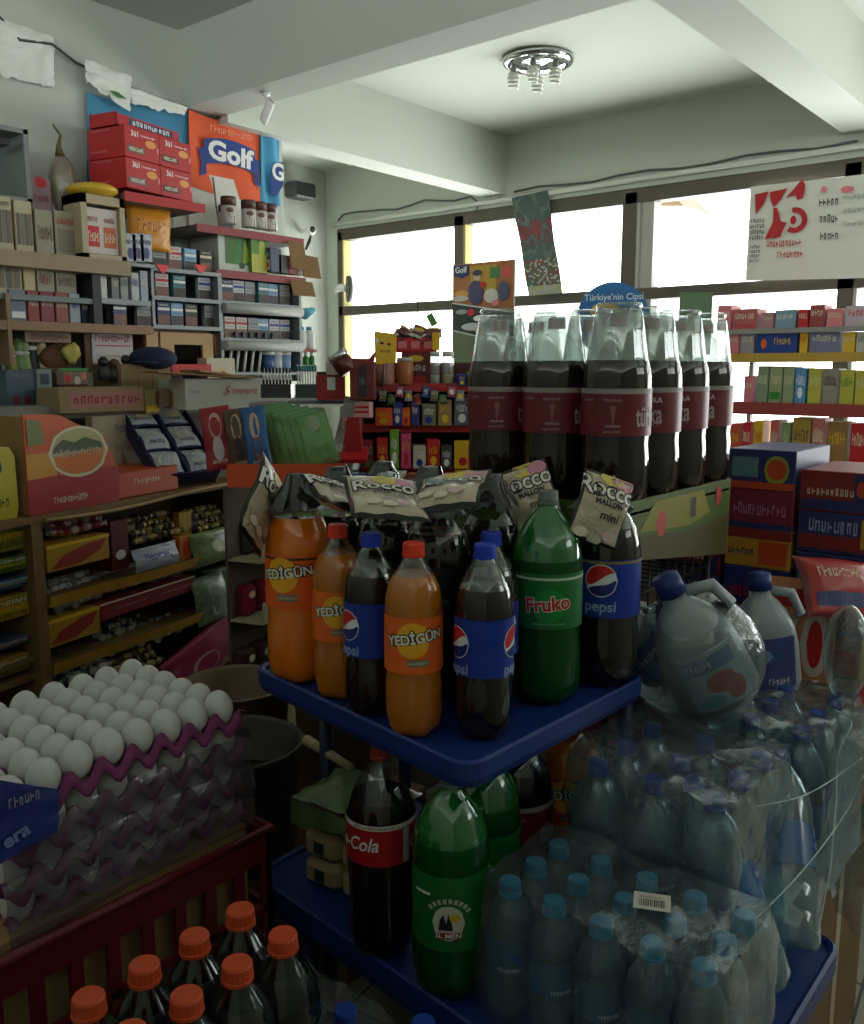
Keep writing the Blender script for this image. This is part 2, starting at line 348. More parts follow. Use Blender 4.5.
p = ony(301, 190, YB-.12)
t = thing('wall_speaker', 'small dark speaker box high on the recess wall', 'speaker', p)
MB().box(-.09, .09, -.05, .07, -.055, .045, M((60, 64, 62), .5), bev=.012).build('body', t); MB().box(-.012, .012, .07, .12, -.02, .02, GREY).build('bracket', t)
MB().box(-.08, .08, -.053, -.05, -.045, .035, M((28, 30, 30), .8)).build('grille', t)
p = ony(311, 230, YB-.10)
t = thing('wall_camera', 'small white ball camera beside the corner window', 'camera', p)
MB().ball((0, 0, 0), .035, WHITE).build('body', t); MB().lathe([(0, .022), (.006, .018), (.007, 0)], BLACK, 16, mtx=Matrix.Translation((-.012, -.030, 0)) @ Euler((PI/2, 0, -.3)).to_matrix().to_4x4()).build('lens', t)
MB().tube([(0, .03, 0), (0, .10, 0)], .012, WHITE).build('bracket', t)
MB().tube([(.0, -.0, -.03), (-.02, 0, -.08), (-.05, 0, -.13)], [.004, .012, .008], BLACK).build('cable_loop', t)
p = onx(349, 289, XW-.16)
t = thing('round_fixture', 'dark round fixture with small holes on a white arm by the corner window', 'fixture', p)
mt = Euler((0, -PI/2, math.radians(-38))).to_matrix().to_4x4()
MB().lathe([(-.02, .05), (-.012, .085), (.01, .088), (.014, .08), (.014, 0)], M((70, 68, 62), .5), 28, mtx=mt).build('disc', t)
d = MB()
for k in range(7):
    a = 2*PI*k/7+.3; d.add([tuple(mt @ Vector((.055*math.cos(a)+.011*math.cos(q), .055*math.sin(a)+.011*math.sin(q), .016))) for q in [2*PI*j/10 for j in range(10)]], [tuple(range(10))], WHITE)
d.build('hole', t); 
MB().tube([(-.0, .02, .0), (.04, .12, .02), (.12, .26, .005)], [.022, .024, .016], WHITE, 10).build('arm', t)

# ================================================================== BANNER ON THE LEFT WALL
def banner():
    yy = YL-.012
    P = {k: ony(*v, yy) for k, v in dict(tl=(85, 92), tm=(187, 108), tr1=(259, 129), tr=(279, 134), bl=(85, 190), bm=(187, 186), br1=(259, 203), br=(279, 206)).items()}
    t = thing('advertising_banner', 'blue and orange cloth sales banner pinned on the left wall', 'banner', (0, 0, 0))
    def patch(a, b, c, d, mat, nm, prints=None):
        A, B, C_, D_ = P[a], P[b], P[c], P[d]
        def fn(u, v):
            top = A.lerp(B, u); bot = C_.lerp(D_, u); q = bot.lerp(top, v); q.z -= .018*math.sin(PI*u)*(.5+.5*v); q.y -= .008*(1+math.sin(u*9+v*3)); return q
        MB().grid(14, 8, fn, mat).build(nm, t)
    patch('tl', 'tm', 'bl', 'bm', M((60, 130, 165), .7, 0, .08, 3), 'blue_panel'); patch('tm', 'tr1', 'bm', 'br1', M((224, 92, 50), .7, 0, .06, 3), 'orange_panel'); patch('tr1', 'tr', 'br1', 'br', M((70, 150, 190), .7, 0, .08, 3), 'end_panel')
    x0 = P['tm'].x; x1 = P['tr1'].x; W = x1-x0; mz = (P['tm'].z+P['bm'].z)/2
    cx = x0+W*.52
    bl = M((34, 62, 130), .7)
    mp = lambda u, z, l: (u, yy-.022-l, z)
    s = MB(); cz = (P['tm'].z+P['br1'].z)/2+.00
    def rib(cx, cz, W_, k=1):
        pts = []
        n = 12
        for i in range(n):
            a = -1+2*i/n; b = -1+2*(i+1)/n; f = lambda q: .02*(1-q*q)
            s.add([mp(cx+a*W_, cz-.05+f(a), .0004), mp(cx+b*W_, cz-.05+f(b), .0004), mp(cx+b*W_, cz+.05+f(b), .0004), mp(cx+a*W_, cz+.05+f(a), .0004)], [(0, 1, 2, 3)], bl)
        for sg in (-1, 1):
            s.add([mp(cx+sg*W_*.93, cz-.085, .0002), mp(cx+sg*W_*1.18, cz-.10, .0002), mp(cx+sg*W_*1.12, cz-.05, .0002), mp(cx+sg*W_*1.2, cz+.01, .0002), mp(cx+sg*W_*.93, cz+.02, .0002)], [(0, 1, 2, 3, 4)], bl)
    rib(cx, cz, W*.36)
    s.prints([('t', 'Golf', cx, cz+.008, .105, WHITE, -.05, .004, 1.25), ('scrib', cx-.1, cz+.085, cx+.13, cz+.115, M((230, 150, 120)), 8, 3)], mp, .0012)
    s.build('lettering', t)
    s2 = MB(); x2 = P['tr'].x
    s2.prints([('p', [(x2-.08, cz-.12), (x2-.04, cz-.12), (x2-.003, cz-.07), (x2-.003, cz+.03), (x2-.05, cz+.02), (x2-.075, cz-.04)], bl), ('t', 'G', x2-.03, cz-.02, .1, WHITE, 0, .003)], mp, .0005)
    s2.build('lettering', t)
banner()
# torn plaster-white sheets and the wire they hang from
SH = M((226, 230, 222), .8, 0, .1, 10, .3)
def sheet(corners, label, y, seed, kink=.03):
    A, B, C_, D_ = [ony(a, b, y) for a, b in corners]
    def fn(u, v):
        q = (D_.lerp(C_, u)).lerp(A.lerp(B, u), v); q.y -= .012+kink*abs(noise.noise(Vector((u*3+seed, v*3, seed)))); e = .02*noise.noise(Vector((u*9, v*2+seed, 0))); q.z += e*(1-v) ; q.x += .01*noise.noise(Vector((v*9, seed, 0))); return q
    tag(MB().grid(16, 12, fn, SH).build('torn_sheet'), label, 'sheet')
sheet([(-6, 18), (52, 38), (52, 88), (-6, 76)], 'torn white sheet hanging in the top corner of the left wall', YL-.01, 1)
sheet([(83, 60), (130, 78), (128, 112), (84, 84)], 'torn white sheet with a green mark drooping over the blue banner', YL-.05, 5)
sheet([(128, 88), (186, 108), (182, 116), (130, 104)], 'narrow torn white strip along the top edge of the banner', YL-.05, 9, .01)
g = [ony(a, b, YL-.09) for a, b in ((110, 90), (118, 92), (127, 99), (118, 97))]
tag(MB().add(g+[v+Vector((0, .004, 0)) for v in g], [(0, 1, 2, 3), (7, 6, 5, 4)], M((50, 120, 40))).build('tape_scrap'), 'green tape scrap on the torn white sheet', 'tape')
tag(MB().tube([ony(a, b, YL-.03) for a, b in ((-5, 12), (20, 40), (52, 44), (75, 62), (100, 74), (140, 92), (188, 108), (235, 122), (280, 134))], .005, M((70, 75, 68)), 6).build('cable'), 'sagging dark wire strung along the left wall above the banner', 'cable')
# ================================================================== BLUE BOTTLE STAND
BLU = M((20, 50, 122), .45, 0, .15, 6); STZ1, STZ2 = .82, .43
def tray_mesh(poly, z, th, lip, r=.04):
    n = len(poly); base = []
    for i in range(n):
        P0, P1, P2 = Vector(poly[i-1]), Vector(poly[i]), Vector(poly[(i+1) % n]); a = (P0-P1).normalized(); b = (P2-P1).normalized()
        for k in range(7):
            t = k/6; p = (P1+a*r)*(1-t)**2+P1*2*t*(1-t)+(P1+b*r)*t*t; base.append(p)
    cen = sum(base, Vector((0, 0)))/len(base); n = len(base)
    def outline(o): return [tuple(p+(p-cen).normalized()*o) for p in base]
    m = MB(); prof = [(z-th, -.02), (z-th, 0), (z-th*.6, .006), (z+lip, .006), (z+lip+.003, 0), (z+lip, -.006), (z, -.008)]
    vs = []; fs = []
    for zz, o in prof: vs += [(x, y, zz) for x, y in outline(o)]
    for j in range(len(prof)-1):
        for k in range(n): fs.append((j*n+k, (j+1)*n+k, (j+1)*n+(k+1) % n, j*n+(k+1) % n)[::-1])
    fs.append(tuple(range(n-1, -1, -1))); L = (len(prof)-1)*n; fs.append(tuple(L+k for k in range(n)))
    return m.add(vs, fs, BLU)
t = thing('display_stand', 'two-tier blue display stand carrying the soft drink and water bottles', 'stand', (0, 0, 0))
tray_mesh([(.905, .682), (1.392, .664), (1.392, 1.225), (.992, 1.225)], STZ1, .03, .006).build('upper_tray', t)
tray_mesh([(.885, .335), (1.445, .335), (1.448, .70), (1.392, .76), (1.392, 1.225), (.975, 1.225)], STZ2, .045, .006).build('lower_tray', t)
for x, y in ((1.37, 1.20), (1.37, .69), (1.14, 1.20)): MB().tube([(x, y, .06), (x, y, STZ1-.03)], .014, M((26, 34, 70), .4), 10).build('post', t)
for x, y in ((1.0, .44), (1.38, .44), (1.03, 1.15), (1.35, 1.15)): MB().lathe([(0, .03), (.03, .026), (.38, .022)], M((22, 36, 84), .5), 14, (x, y)).build('leg', t)

# ================================================================== BOTTLES
def liquid(rgb, rough=.08, tr=.0):
    key = ('liq', tuple(rgb), tr)
    if key in _M: return _M[key]
    m = bpy.data.materials.new('drink_in_plastic'); m.use_nodes = True; nt = m.node_tree; b = nt.nodes['Principled BSDF']; c = lin(rgb)
    nz = nt.nodes.new('ShaderNodeTexNoise'); nz.inputs['Scale'].default_value = 14; tc = nt.nodes.new('ShaderNodeTexCoord')
    mx = nt.nodes.new('ShaderNodeMix'); mx.data_type = 'RGBA'; mx.inputs[6].default_value = (*[v*.85 for v in c], 1); mx.inputs[7].default_value = (*c, 1)
    nt.links.new(tc.outputs['Object'], nz.inputs[0]); nt.links.new(nz.outputs['Fac'], mx.inputs[0]); nt.links.new(mx.outputs[2], b.inputs['Base Color'])
    b.inputs['Roughness'].default_value = rough; b.inputs['Coat Weight'].default_value = .6; b.inputs['Coat Roughness'].default_value = .04
    if tr:
        out = nt.nodes['Material Output']; ts = nt.nodes.new('ShaderNodeBsdfTransparent'); ts.inputs[0].default_value = (*[min(1, v*1.0) for v in c], 1)
        ms_ = nt.nodes.new('ShaderNodeMixShader'); ms_.inputs[0].default_value = tr
        nt.links.new(b.outputs[0], ms_.inputs[1]); nt.links.new(ts.outputs[0], ms_.inputs[2]); nt.links.new(ms_.outputs[0], out.inputs[0])
    _M[key] = m; return m
COLA = liquid((26, 12, 10)); ORANGE = liquid((236, 122, 10)); ORANGE2 = liquid((190, 110, 20)); GREENL = liquid((12, 104, 36), .08, .5)
CLEARP = clear((246, 249, 247), .10, 1, .06); CLEARG = clear((60, 190, 80), .10, 1, .06, .25); WATERP = clear((188, 222, 232), .12, .97, .1, .16)
BLK = M((12, 12, 14), .3); CAPO = M((200, 72, 28), .5); CAPB = M((20, 60, 190), .4); CAPLB = M((26, 66, 160), .4); CAPK = M((24, 20, 22), .4); CAPR = M((150, 36, 34), .4); CAPT = M((60, 150, 190), .35); CAPG = M((120, 128, 125), .4); CAPRO = M((235, 60, 30), .4)
B25 = [(0, .034), (.004, .046), (.018, .054), (.04, .0565), (.09, .0565), (.115, .054), (.14, .0555), (.20, .0565), (.232, .0565), (.25, .054), (.27, .048), (.288, .038), (.303, .026), (.313, .0165), (.322, .0135), (.326, .0165), (.330, .0135), (.337, .0125)]
B1 = [(0, .028), (.004, .036), (.016, .041), (.035, .0425), (.08, .042), (.092, .0405), (.10, .042), (.18, .042), (.19, .0425), (.205, .0415), (.222, .0375), (.238, .030), (.252, .021), (.262, .0145), (.268, .0125), (.271, .0155), (.274, .0125), (.28, .0118)]
BCC = [(0, .03), (.004, .042), (.018, .05), (.05, .054), (.10, .051), (.15, .054), (.22, .0545), (.245, .052), (.27, .044), (.292, .032), (.31, .02), (.322, .0145), (.328, .0165), (.332, .0135), (.338, .0125)]
BW15 = [(0, .03), (.004, .040), (.016, .0445), (.05, .045), (.054, .043), (.06, .045), (.09, .045), (.094, .043), (.10, .045), (.12, .044), (.19, .044), (.21, .045), (.235, .042), (.26, .033), (.278, .021), (.288, .0145), (.294, .0165), (.298, .0135), (.305, .0125)]
BW05 = [(0, .022), (.003, .029), (.012, .032), (.03, .032), (.034, .0305), (.04, .032), (.055, .032), (.06, .0305), (.066, .032), (.075, .031), (.125, .031), (.135, .032), (.155, .029), (.172, .021), (.184, .0135), (.188, .0155), (.191, .0125), (.198, .0118)]
def petal(r0):
    return lambda a, z: 1-(.16*max(0, 1-z/.035))*(.5-.5*math.cos(5*a))
def bottle_parts(kind):
    K = KINDS[kind]; prof = K['prof']; fill = K['fill']
    # split the profile at the fill line so the level is crisp
    pr = []
    for i, (z, r) in enumerate(prof):
        if i and prof[i-1][0] < fill < z: q = (fill-prof[i-1][0])/(z-prof[i-1][0]); pr.append((fill, prof[i-1][1]+(r-prof[i-1][1])*q))
        pr.append((z, r))
    b = MB().lathe(pr, None, 30, mfun=lambda z: K['liq'] if z < fill else K['shell'], rmod=petal(0) if K.get('petal', 1) else None)
    if fill < .9*prof[-1][0]:
        rf = [r for z, r in pr if z == fill]; rf = rf[0] if rf else .02
        b.lathe([(fill-.0005, rf*.985), (fill, 0)], K['liq'], 30, caps=False)
    out = [('bottle_body', b.mesh('bottle_body'))]
    ht = prof[-1][0]; cr = K.get('capr', .0158)
    cm = MB().lathe([(ht-.016, cr+.0008), (ht-.012, cr+.0008), (ht-.0115, cr), (ht+.002, cr*.98), (ht+.0045, cr*.9), (ht+.005, 0)], K['cap'], 36, rmod=lambda a, z: 1+.012*math.cos(18*a), smooth=False)
    out.append(('cap', cm.mesh('cap')))
    if K.get('lab'):
        z0, z1, col = K['lab']; r = max(r for z, r in prof if z0-.03 <= z <= z1+.03)+.0008; r = K.get('labr', r)
        l = MB().lathe([(z0, r), (z1, r)], col, 40, caps=False)
        for z, w, c in K.get('bands', []): l.lathe([(z, r+.0003), (z+w, r+.0003)], c, 40, caps=False)
        for rep in K.get('reps', (0,)):
            mp = lambda u, z, li, rep=rep: ((r+li)*math.sin(u/r+rep), -(r+li)*math.cos(u/r+rep), z)
            l.prints(K.get('prints', []), mp, .0005)
        out.append(('label_sleeve', l.mesh('label_sleeve')))
    return out
def yed(zc, s):
    return [('e', -.004*s, zc+.004*s, .026*s, .026*s, M((250, 180, 30))), ('t', 'YEDİGÜN', 0, zc+.006*s, .019*s, BLK, .13, .0022*s, 1.0), ('t', 'YEDİGÜN', 0, zc+.006*s, .019*s, M((236, 240, 225)), .13, 0.0006, 1.0), ('r', -.012*s, zc-.034*s, .02*s, zc-.024*s, M((120, 120, 110))), ('scrib', -.011*s, zc-.033*s, .019*s, zc-.025*s, CREAM, 8, 1)]
PB = M((16, 52, 158), .4); PR = M((208, 34, 42), .4); PW = M((235, 238, 240), .4); PBL = M((16, 42, 122), .4)
def pep(zc, s): return [('wave', 0, zc, .0225*s, PR, PW, PBL), ('t', 'pepsi', 0, zc-.038*s, .022*s, M((150, 180, 215)), 0, .0004, 1)]
GL = M((22, 110, 48), .4); CR = M((176, 22, 30), .4)
KINDS = {
 'yed25': dict(prof=B25, fill=.285, liq=ORANGE, shell=CLEARP, cap=CAPK, lab=(.135, .225, M((240, 100, 25), .4)), bands=[(.218, .004, M((60, 40, 30)))], prints=yed(.188, 1.15)),
 'yed1': dict(prof=B1, fill=.238, liq=ORANGE2, shell=CLEARP, cap=CAPRO, lab=(.10, .182, M((240, 105, 30), .4)), prints=yed(.146, 1.0)),
 'pepsi1': dict(prof=B1, fill=.222, liq=COLA, shell=CLEARP, cap=CAPB, lab=(.098, .182, PB), prints=pep(.146, 1.0), reps=(-1.15, 1.15, 3.3)),
 'pepsi25': dict(prof=B25, fill=.272, liq=COLA, shell=CLEARP, cap=CAPK, lab=(.125, .222, PB), bands=[(.216, .004, M((150, 130, 60)))], prints=pep(.188, 1.15), reps=(0, 2.1, 4.2)),
 'cola25': dict(prof=B25, fill=.272, liq=COLA, shell=CLEARP, cap=CAPK, lab=(.125, .222, M((20, 22, 30), .4)), prints=[('scrib', -.02, .16, .02, .175, GREY, 6, 2)]),
 'fruko25': dict(prof=B25, fill=.236, liq=GREENL, shell=CLEARG, cap=CAPG, lab=(.13, .218, GL), bands=[(.208, .004, M((190, 210, 190)))],
    prints=[('e', .002, .168, .027, .027, M((15, 140, 60))), ('t', 'Fruko', .0, .170, .030, M((235, 235, 225)), .1, .0022, 1), ('t', 'Fruko', .0, .170, .030, M((200, 30, 40)), .1, .0009, 1), ('scrib', -.026, .137, .028, .141, M((150, 200, 150)), 14, 5)], reps=(0, 2.1, 4.2)),
 'gazoz25': dict(prof=B25, fill=.245, liq=GREENL, shell=CLEARG, cap=CAPG, lab=(.09, .205, M((18, 105, 44), .4)),
    prints=[('e', 0, .135, .024, .027, M((205, 205, 190))), *[('p', [((.030+q)*math.cos(a+w)-.0, .137+(.030+q)*math.sin(a+w)) for q, w in ((0, 0), (.007, 0), (.007, .16), (0, .16))], M((190, 186, 170))) for a in [.45+.24*k for k in range(9)]], ('p', [(-.014, .125), (-.012, .142), (-.007, .15), (-.003, .136), (0, .152), (.005, .136), (.006, .125)], M((24, 30, 34))), ('e', .009, .145, .008, .006, M((220, 180, 40))), ('r', -.018, .112, .018, .122, M((150, 30, 30))), ('t', 'İL MEN', 0, .117, .0095, PW, 0, .0002, 1.2), ('r', -.052, .176, -.026, .180, PW)], reps=(0, 3.1)),
 'coke25': dict(prof=BCC, fill=.262, liq=COLA, shell=CLEARP, cap=CAPR, lab=(.168, .235, CR), bands=[(.227, .008, M((225, 222, 215)))],
    prints=[('scrib', -.045, .2285, .03, .2335, BLK, 14, 7), ('t', 'Coca-Cola', -.062, .2, .031, PW, .06, .0005, .9, .3), ('scrib', .018, .175, .026, .215, M((160, 120, 110)), 4, 2), ('r', .036, .17, .048, .226, M((190, 185, 175)))], reps=(0, 3.14)),
 'turka': dict(prof=[(z, r*(1.1 if r > .02 else 1)) for z, r in B25], fill=.262, liq=COLA, shell=CLEARP, cap=CAPR, lab=(.13, .212, M((108, 24, 34), .4)), bands=[(.204, .009, M((150, 142, 140)))],
    prints=[('t', 'COLA', .012, .190, .012, M((190, 175, 172)), 0, .0008, 1), ('t', 'türka', .0, .163, .050, M((180, 166, 164)), 0, .0010, .55), ('scrib', -.022, .141, .028, .147, M((170, 140, 140)), 5, 5)], reps=(0, 2.1)),
 'turkab': dict(prof=[(z, r*(1.1 if r > .02 else 1)) for z, r in B25], fill=.262, liq=COLA, shell=CLEARP, cap=CAPR, lab=(.13, .212, M((108, 24, 34), .4)), bands=[(.204, .009, M((150, 142, 140)))],
    prints=[('t', 'türka', .088, .163, .050, M((180, 166, 164)), 0, .0010, .55), ('scrib', -.045, .19, -.02, .198, M((175, 150, 150)), 6, 15), ('e', -.03, .17, .013, .016, M((110, 26, 34))), ('scrib', .0, .19, .03, .196, M((175, 150, 150)), 6, 16), ('p', [(.012, .183), (.022, .183), (.019, .16), (.017, .142), (.015, .16)], M((150, 90, 92))), ('r', .004, .146, .03, .15, M((150, 120, 120))), ('scrib', .0, .134, .03, .142, M((170, 150, 150)), 8, 17)], reps=(-.25,)),
 'water15': dict(prof=BW15, fill=.29, liq=WATERP, shell=WATERP, cap=CAPLB, lab=(.12, .185, clear((60, 120, 190), .1, 1, .2, .6)), prints=[('e', .0, .155, .02, .014, PB), ('scrib', -.016, .15, .016, .16, PW, 5, 3)], reps=(0, 3)),
 'water05': dict(prof=BW05, fill=.19, liq=WATERP, shell=WATERP, cap=CAPT, capr=.0155, lab=(.075, .125, clear((80, 150, 200), .1, 1, .2, .5)), prints=[('p', [(-.01, .09), (0, .118), (.008, .1), (.016, .11), (.02, .088)], PB), ('scrib', -.016, .08, .016, .087, PW, 5, 3)], reps=(0, 3)),
 'soda': dict(prof=B1, fill=.24, liq=liquid((24, 26, 26), .08, .0), shell=clear((110, 125, 125), .06, .9, .08), cap=CAPO, capr=.0175, lab=(.10, .18, M((24, 50, 56), .4)), prints=[('scrib', -.02, .13, .02, .15, PW, 6, 3)]),
}
_BP = {}
def bottle(kind, name, x, y, z, aim, label, cat='bottle', group=None, tilt=None):
    if kind not in _BP: _BP[kind] = bottle_parts(kind)
    rot = (0, 0, aim) if tilt is None else tilt
    t = thing(name, label, cat, (x, y, z), rot, group)
    for n, me in _BP[kind]: place(me, n, t)
    return t
def face(x, y, off=0):     # angle that turns a label towards the shopper in the aisle
    return math.atan2(y, x)-PI/2+off
def B(kind, name, x, y, z, label, off=0, **k): return bottle(kind, name, x, y, z, face(x, y, off), label, **k)
Z = STZ1+.001
B('yed25', 'soda_bottle', 1.022, 1.135, Z, 'large orange soda bottle at the far left corner of the upper blue tray', -.45)
B('yed1', 'soda_bottle', 1.005, 1.022, Z, 'small orange soda bottle tucked between the large orange bottle and a blue-label cola', .0)
B('pepsi1', 'cola_bottle', .985, .93, Z, 'blue-label cola bottle between the two small orange soda bottles', .15)
B('yed1', 'soda_bottle', .966, .828, Z, 'small orange soda bottle with a red cap on the front edge of the tray', .05)
B('pepsi1', 'cola_bottle', 1.022, .742, Z, 'blue-label cola bottle at the front corner of the tray, nearest the viewer', .1)
B('pepsi1', 'cola_bottle', 1.105, .79, Z, 'blue-label cola bottle half hidden behind the front corner cola bottle', -.6)
B('fruko25', 'soda_bottle', 1.205, .752, Z, 'large green soda bottle with a grey cap standing on the upper tray', .05)
B('pepsi25', 'cola_bottle', 1.34, .718, Z, 'large blue-label cola bottle at the right end of the upper tray', -.15)
for x, y, lab in ((1.145, 1.16, 'large dark cola bottle beside the large orange soda bottle'), (1.27, 1.165, 'large dark cola bottle in the rear row of the tray'), (1.135, 1.03, 'large dark cola bottle behind the small orange soda bottle'),
                  (1.255, 1.035, 'large dark cola bottle in the middle of the upper tray'), (1.115, .905, 'large dark cola bottle behind the red-capped orange soda bottle'), (1.24, .89, 'large dark cola bottle behind the green soda bottle'), (1.36, .90, 'large dark cola bottle behind the blue-label bottle at the tray end')):
    B('cola25', 'cola_bottle', x, y, Z, lab)
Z = STZ2+.001
B('coke25', 'cola_bottle', .975, .905, Z, 'red-label cola bottle standing on the lower blue tray', -.02)
B('gazoz25', 'soda_bottle', .975, .765, Z, 'large green soda bottle at the front of the lower tray', -.05)
B('gazoz25', 'soda_bottle', 1.095, .79, Z, 'large green soda bottle behind the front one on the lower tray', -.3)
B('yed25', 'soda_bottle', 1.32, .77, Z, 'large orange soda bottle deep in the lower tray behind the water', 0)
B('turkab', 'cola_bottle', 1.20, .80, Z, 'dark cola bottle with a red cap between green and orange bottles on the lower tray', 0)

# ------------------------------------------------------------------ snack bags draped over the necks
BAGM = M((196, 182, 158), .35, 0, .18, 30, .35, .5); BAGD = M((24, 25, 28), .12, 0, .2, 20, .5); 
def bag(name, label, cat, loc, rot, w, h, t, mat, prints=None, group=None, edge=BLK, wob=.006, seed=0, split=None):
    """a flat-sealed puffed pouch in its own XZ plane, print on the -Y face"""
    def prof(u, v):
        a = max(0, 1-(2*u-1)**2)**.55; b = max(0, 1-(2*v-1)**2)**.45
        return t/2*a*b+wob*.5*noise.noise(Vector((u*5+seed, v*6, seed)))*min(1, 3*a*b)
    def pt(u, v, s, l=0):
        x = (u-.5)*w*(1-.05*math.sin(PI*v)); z = v*h-h/2; return (x, s*(prof(u, v)+l)+.004*math.sin(v*7+seed), z)
    rt_ = thing(name, label, cat, loc, rot, group)
    b = MB(); mf = (lambda u, v: edge if (u < .06 or u > .94 or v < .06 or v > .94) else (split[1] if split and v > split[0] else mat))
    b.grid(22, 22, lambda u, v: pt(u, v, -1), mat, mfun=mf); b.grid(22, 22, lambda u, v: pt(1-u, v, 1), mat, mfun=mf)
    b.build('pouch', rt_)
    if prints:
        mp = lambda x, z, l: pt(min(1, max(0, x/w+.5)), min(1, max(0, (z+h/2)/h)), -1, l+.0008)
        MB().prints(prints, mp, .0004, .0004).build('printed_front', rt_)
    return rt_
LT = M((225, 215, 195), .4)
def rocco(w):
    return [('e', w*.05, .052, .02, .014, M((225, 200, 90))), ('e', w*.30, .047, .018, .012, M((220, 150, 175))), ('t', 'Rocco', 0, .030, .040, BLK, 0, .0028, 1.0), ('t', 'Rocco', 0, .030, .040, M((236, 232, 222)), 0, .0008, 1.0), ('t', 'MALLOW', .006, .008, .012, BLK, 0, .0006, 1), ('t', 'mini', .012, -.012, .020, BLK, 0, .0004, 1),
            ('e', -.025, -.045, .012, .008, LT), ('e', .0, -.052, .012, .008, LT), ('e', .022, -.04, .012, .009, M((222, 190, 190)))]
def rb(px, py, d, rx, ry, rz, label, w=.115, h=.15, **k):
    P = ond(px, py, d); return bag('snack_bag', label, 'snack bag', P, (math.radians(rx), math.radians(ry), YAW-PI/2+math.radians(rz)), w, h, .026, BAGM, rocco(w), **k)
rb(601, 509, 1.42, -14, 20, 8, 'marshmallow bag hanging on the large blue-label cola bottle', .088, .112, seed=1)
rb(530, 498, 1.60, -10, -20, 0, 'marshmallow bag hanging behind the green soda bottle', .098, .12, seed=2)
rb(449, 492, 1.40, -76, -10, -14, 'marshmallow bag lying across the cola necks, its name readable', .12, .15, seed=3)
rb(385, 500, 1.37, -75, 6, 12, 'marshmallow bag lying over the small orange bottle and the cola necks', .12, .16, seed=4)
rb(338, 497, 1.44, -74, 20, 36, 'marshmallow bag drooping beside the large orange bottle', .10, .13, seed=5)
rb(262, 505, 1.50, 0, 42, 75, 'marshmallow bag seen edge-on hanging off the large orange bottle', .10, .15, seed=6)
HOOD = M((26, 28, 32), .16, 0, .3, 18, .35, .8)
CRN = clear((200, 210, 210), .22, 1, .12, .18, .7)
def hood(x, y, z, label, seed, s=1, clr=False):
    t = thing('bag_wrapper', label, 'wrapper', (x, y, z))
    def fn(u, v):
        a = 2*PI*u; zz = .055*s*(1-v)-.045; r = (.018+.030*v**1.3)*s*(1+.22*noise.noise(Vector((math.cos(a)*2+seed, math.sin(a)*2, v*2))))*(1+.10*math.sin(5*a+seed)*v)
        return (r*math.cos(a), r*math.sin(a), zz+.012*noise.noise(Vector((math.cos(a)*3, math.sin(a)*3+seed, 1)))*v)
    MB().grid(36, 8, fn, CRN if clr else HOOD).build('crumpled_film', t)
    MB().lathe([(.006*s, .0185*s), (.010*s, .013*s), (.012*s, 0)], HOOD if not clr else CRN, 20, rmod=lambda a, z: 1+.1*math.sin(5*a+seed)).build('gathered_top', t)
ZT = STZ1+.345
for k, (x, y, lab, c) in enumerate(((1.022, 1.135, 'black crumpled bag wrapper over the cap of the large orange bottle', 0), (1.145, 1.16, 'black shiny wrapper over the cola neck right of the large orange bottle', 0), (1.27, 1.165, 'black shiny wrapper over the rear row cola neck', 0),
        (1.255, 1.035, 'shiny wrapper over the cola neck in the middle of the tray', 0), (1.135, 1.03, 'clear crumpled wrapper over the cola neck behind the small orange bottle', 1), (1.115, .905, 'clear crumpled wrapper over the cola neck behind the red-capped bottle', 1), (1.24, .89, 'dark glittering wrapper over the cola neck behind the green bottle', 0), (1.335, .725, 'black shiny wrapper over the cap of the large blue-label cola', 0), (1.36, .90, 'dark wrapper over the neck behind the blue-label bottle', 0))):
    hood(x, y, ZT+.002, lab, k*3.1, 1.0, c)

# ------------------------------------------------------------------ cola bottles with drinking glasses on their necks, on a carton over a wire stand
ZK = 1.105; KX, KY = .018, -.02
tk = [(1.455, .80, 'turkab', 'front corner'), (1.455, .928, 'turkab', 'front row middle'), (1.455, 1.056, 'turkab', 'front row far end'),
      (1.583, .80, 'turka', 'second along the near side'), (1.71, .80, 'turka', 'third along the near side'), (1.838, .80, 'turka', 'last along the near side'),
      (1.583, .928, 'turka', 'middle of the block'), (1.583, 1.056, 'turka', 'rear side of the block'), (1.71, .928, 'turka', 'inner row'), (1.838, .928, 'turka', 'rear corner')]
names = ['at the corner nearest the viewer', 'in the middle of the left row', 'at the far left end', 'second from the near corner, right side', 'third along the right side', 'at the far right end', 'second row behind the near corner', 'second row by the far left end', 'second row behind the third right bottle', 'in the rear right corner']
GLS = clear((240, 243, 242), .16, .97, .04, .05)
gm = MB().lathe([(.232, .0515), (.26, .0495), (.31, .0435), (.345, .038), (.350, .035), (.351, .0), ], GLS, 32, caps=False, rmod=lambda a, z: 1+.012*math.cos(8*a)).lathe([(.232, .0495), (.26, .0475), (.31, .0415), (.343, .036), (.346, 0)], GLS, 32, caps=False).lathe([(.229, .0515), (.232, .053), (.235, .0515)], GLS, 32, caps=False).mesh('glass_bowl')
gf = MB().lathe([(.351, .034), (.356, .037), (.362, .034), (.3625, 0)], GLS, 28, caps=False).mesh('glass_foot')
for (x, y, k, _), nm in zip(tk, names):
    x += KX; y += KY
    B(k, 'cola_bottle', x, y, ZK, 'maroon-label cola bottle %s of the raised block' % nm, -.1 if k == 'turkab' else -.05)
    g = thing('drinking_glass', 'upturned glass over the raised cola bottle %s' % nm, 'glass', (x, y, ZK)); place(gm, 'glass_bowl', g); place(gf, 'glass_foot', g); g.scale = (1.12, 1.12, 1)
t = thing('carton_tray', 'green and yellow cardboard tray under the raised cola bottles', 'carton', (1.39, .725, 1.0))
MB().box(0, .50, 0, .42, .095, .1, M((70, 80, 50), .7)).build('shelf_sheet', t)
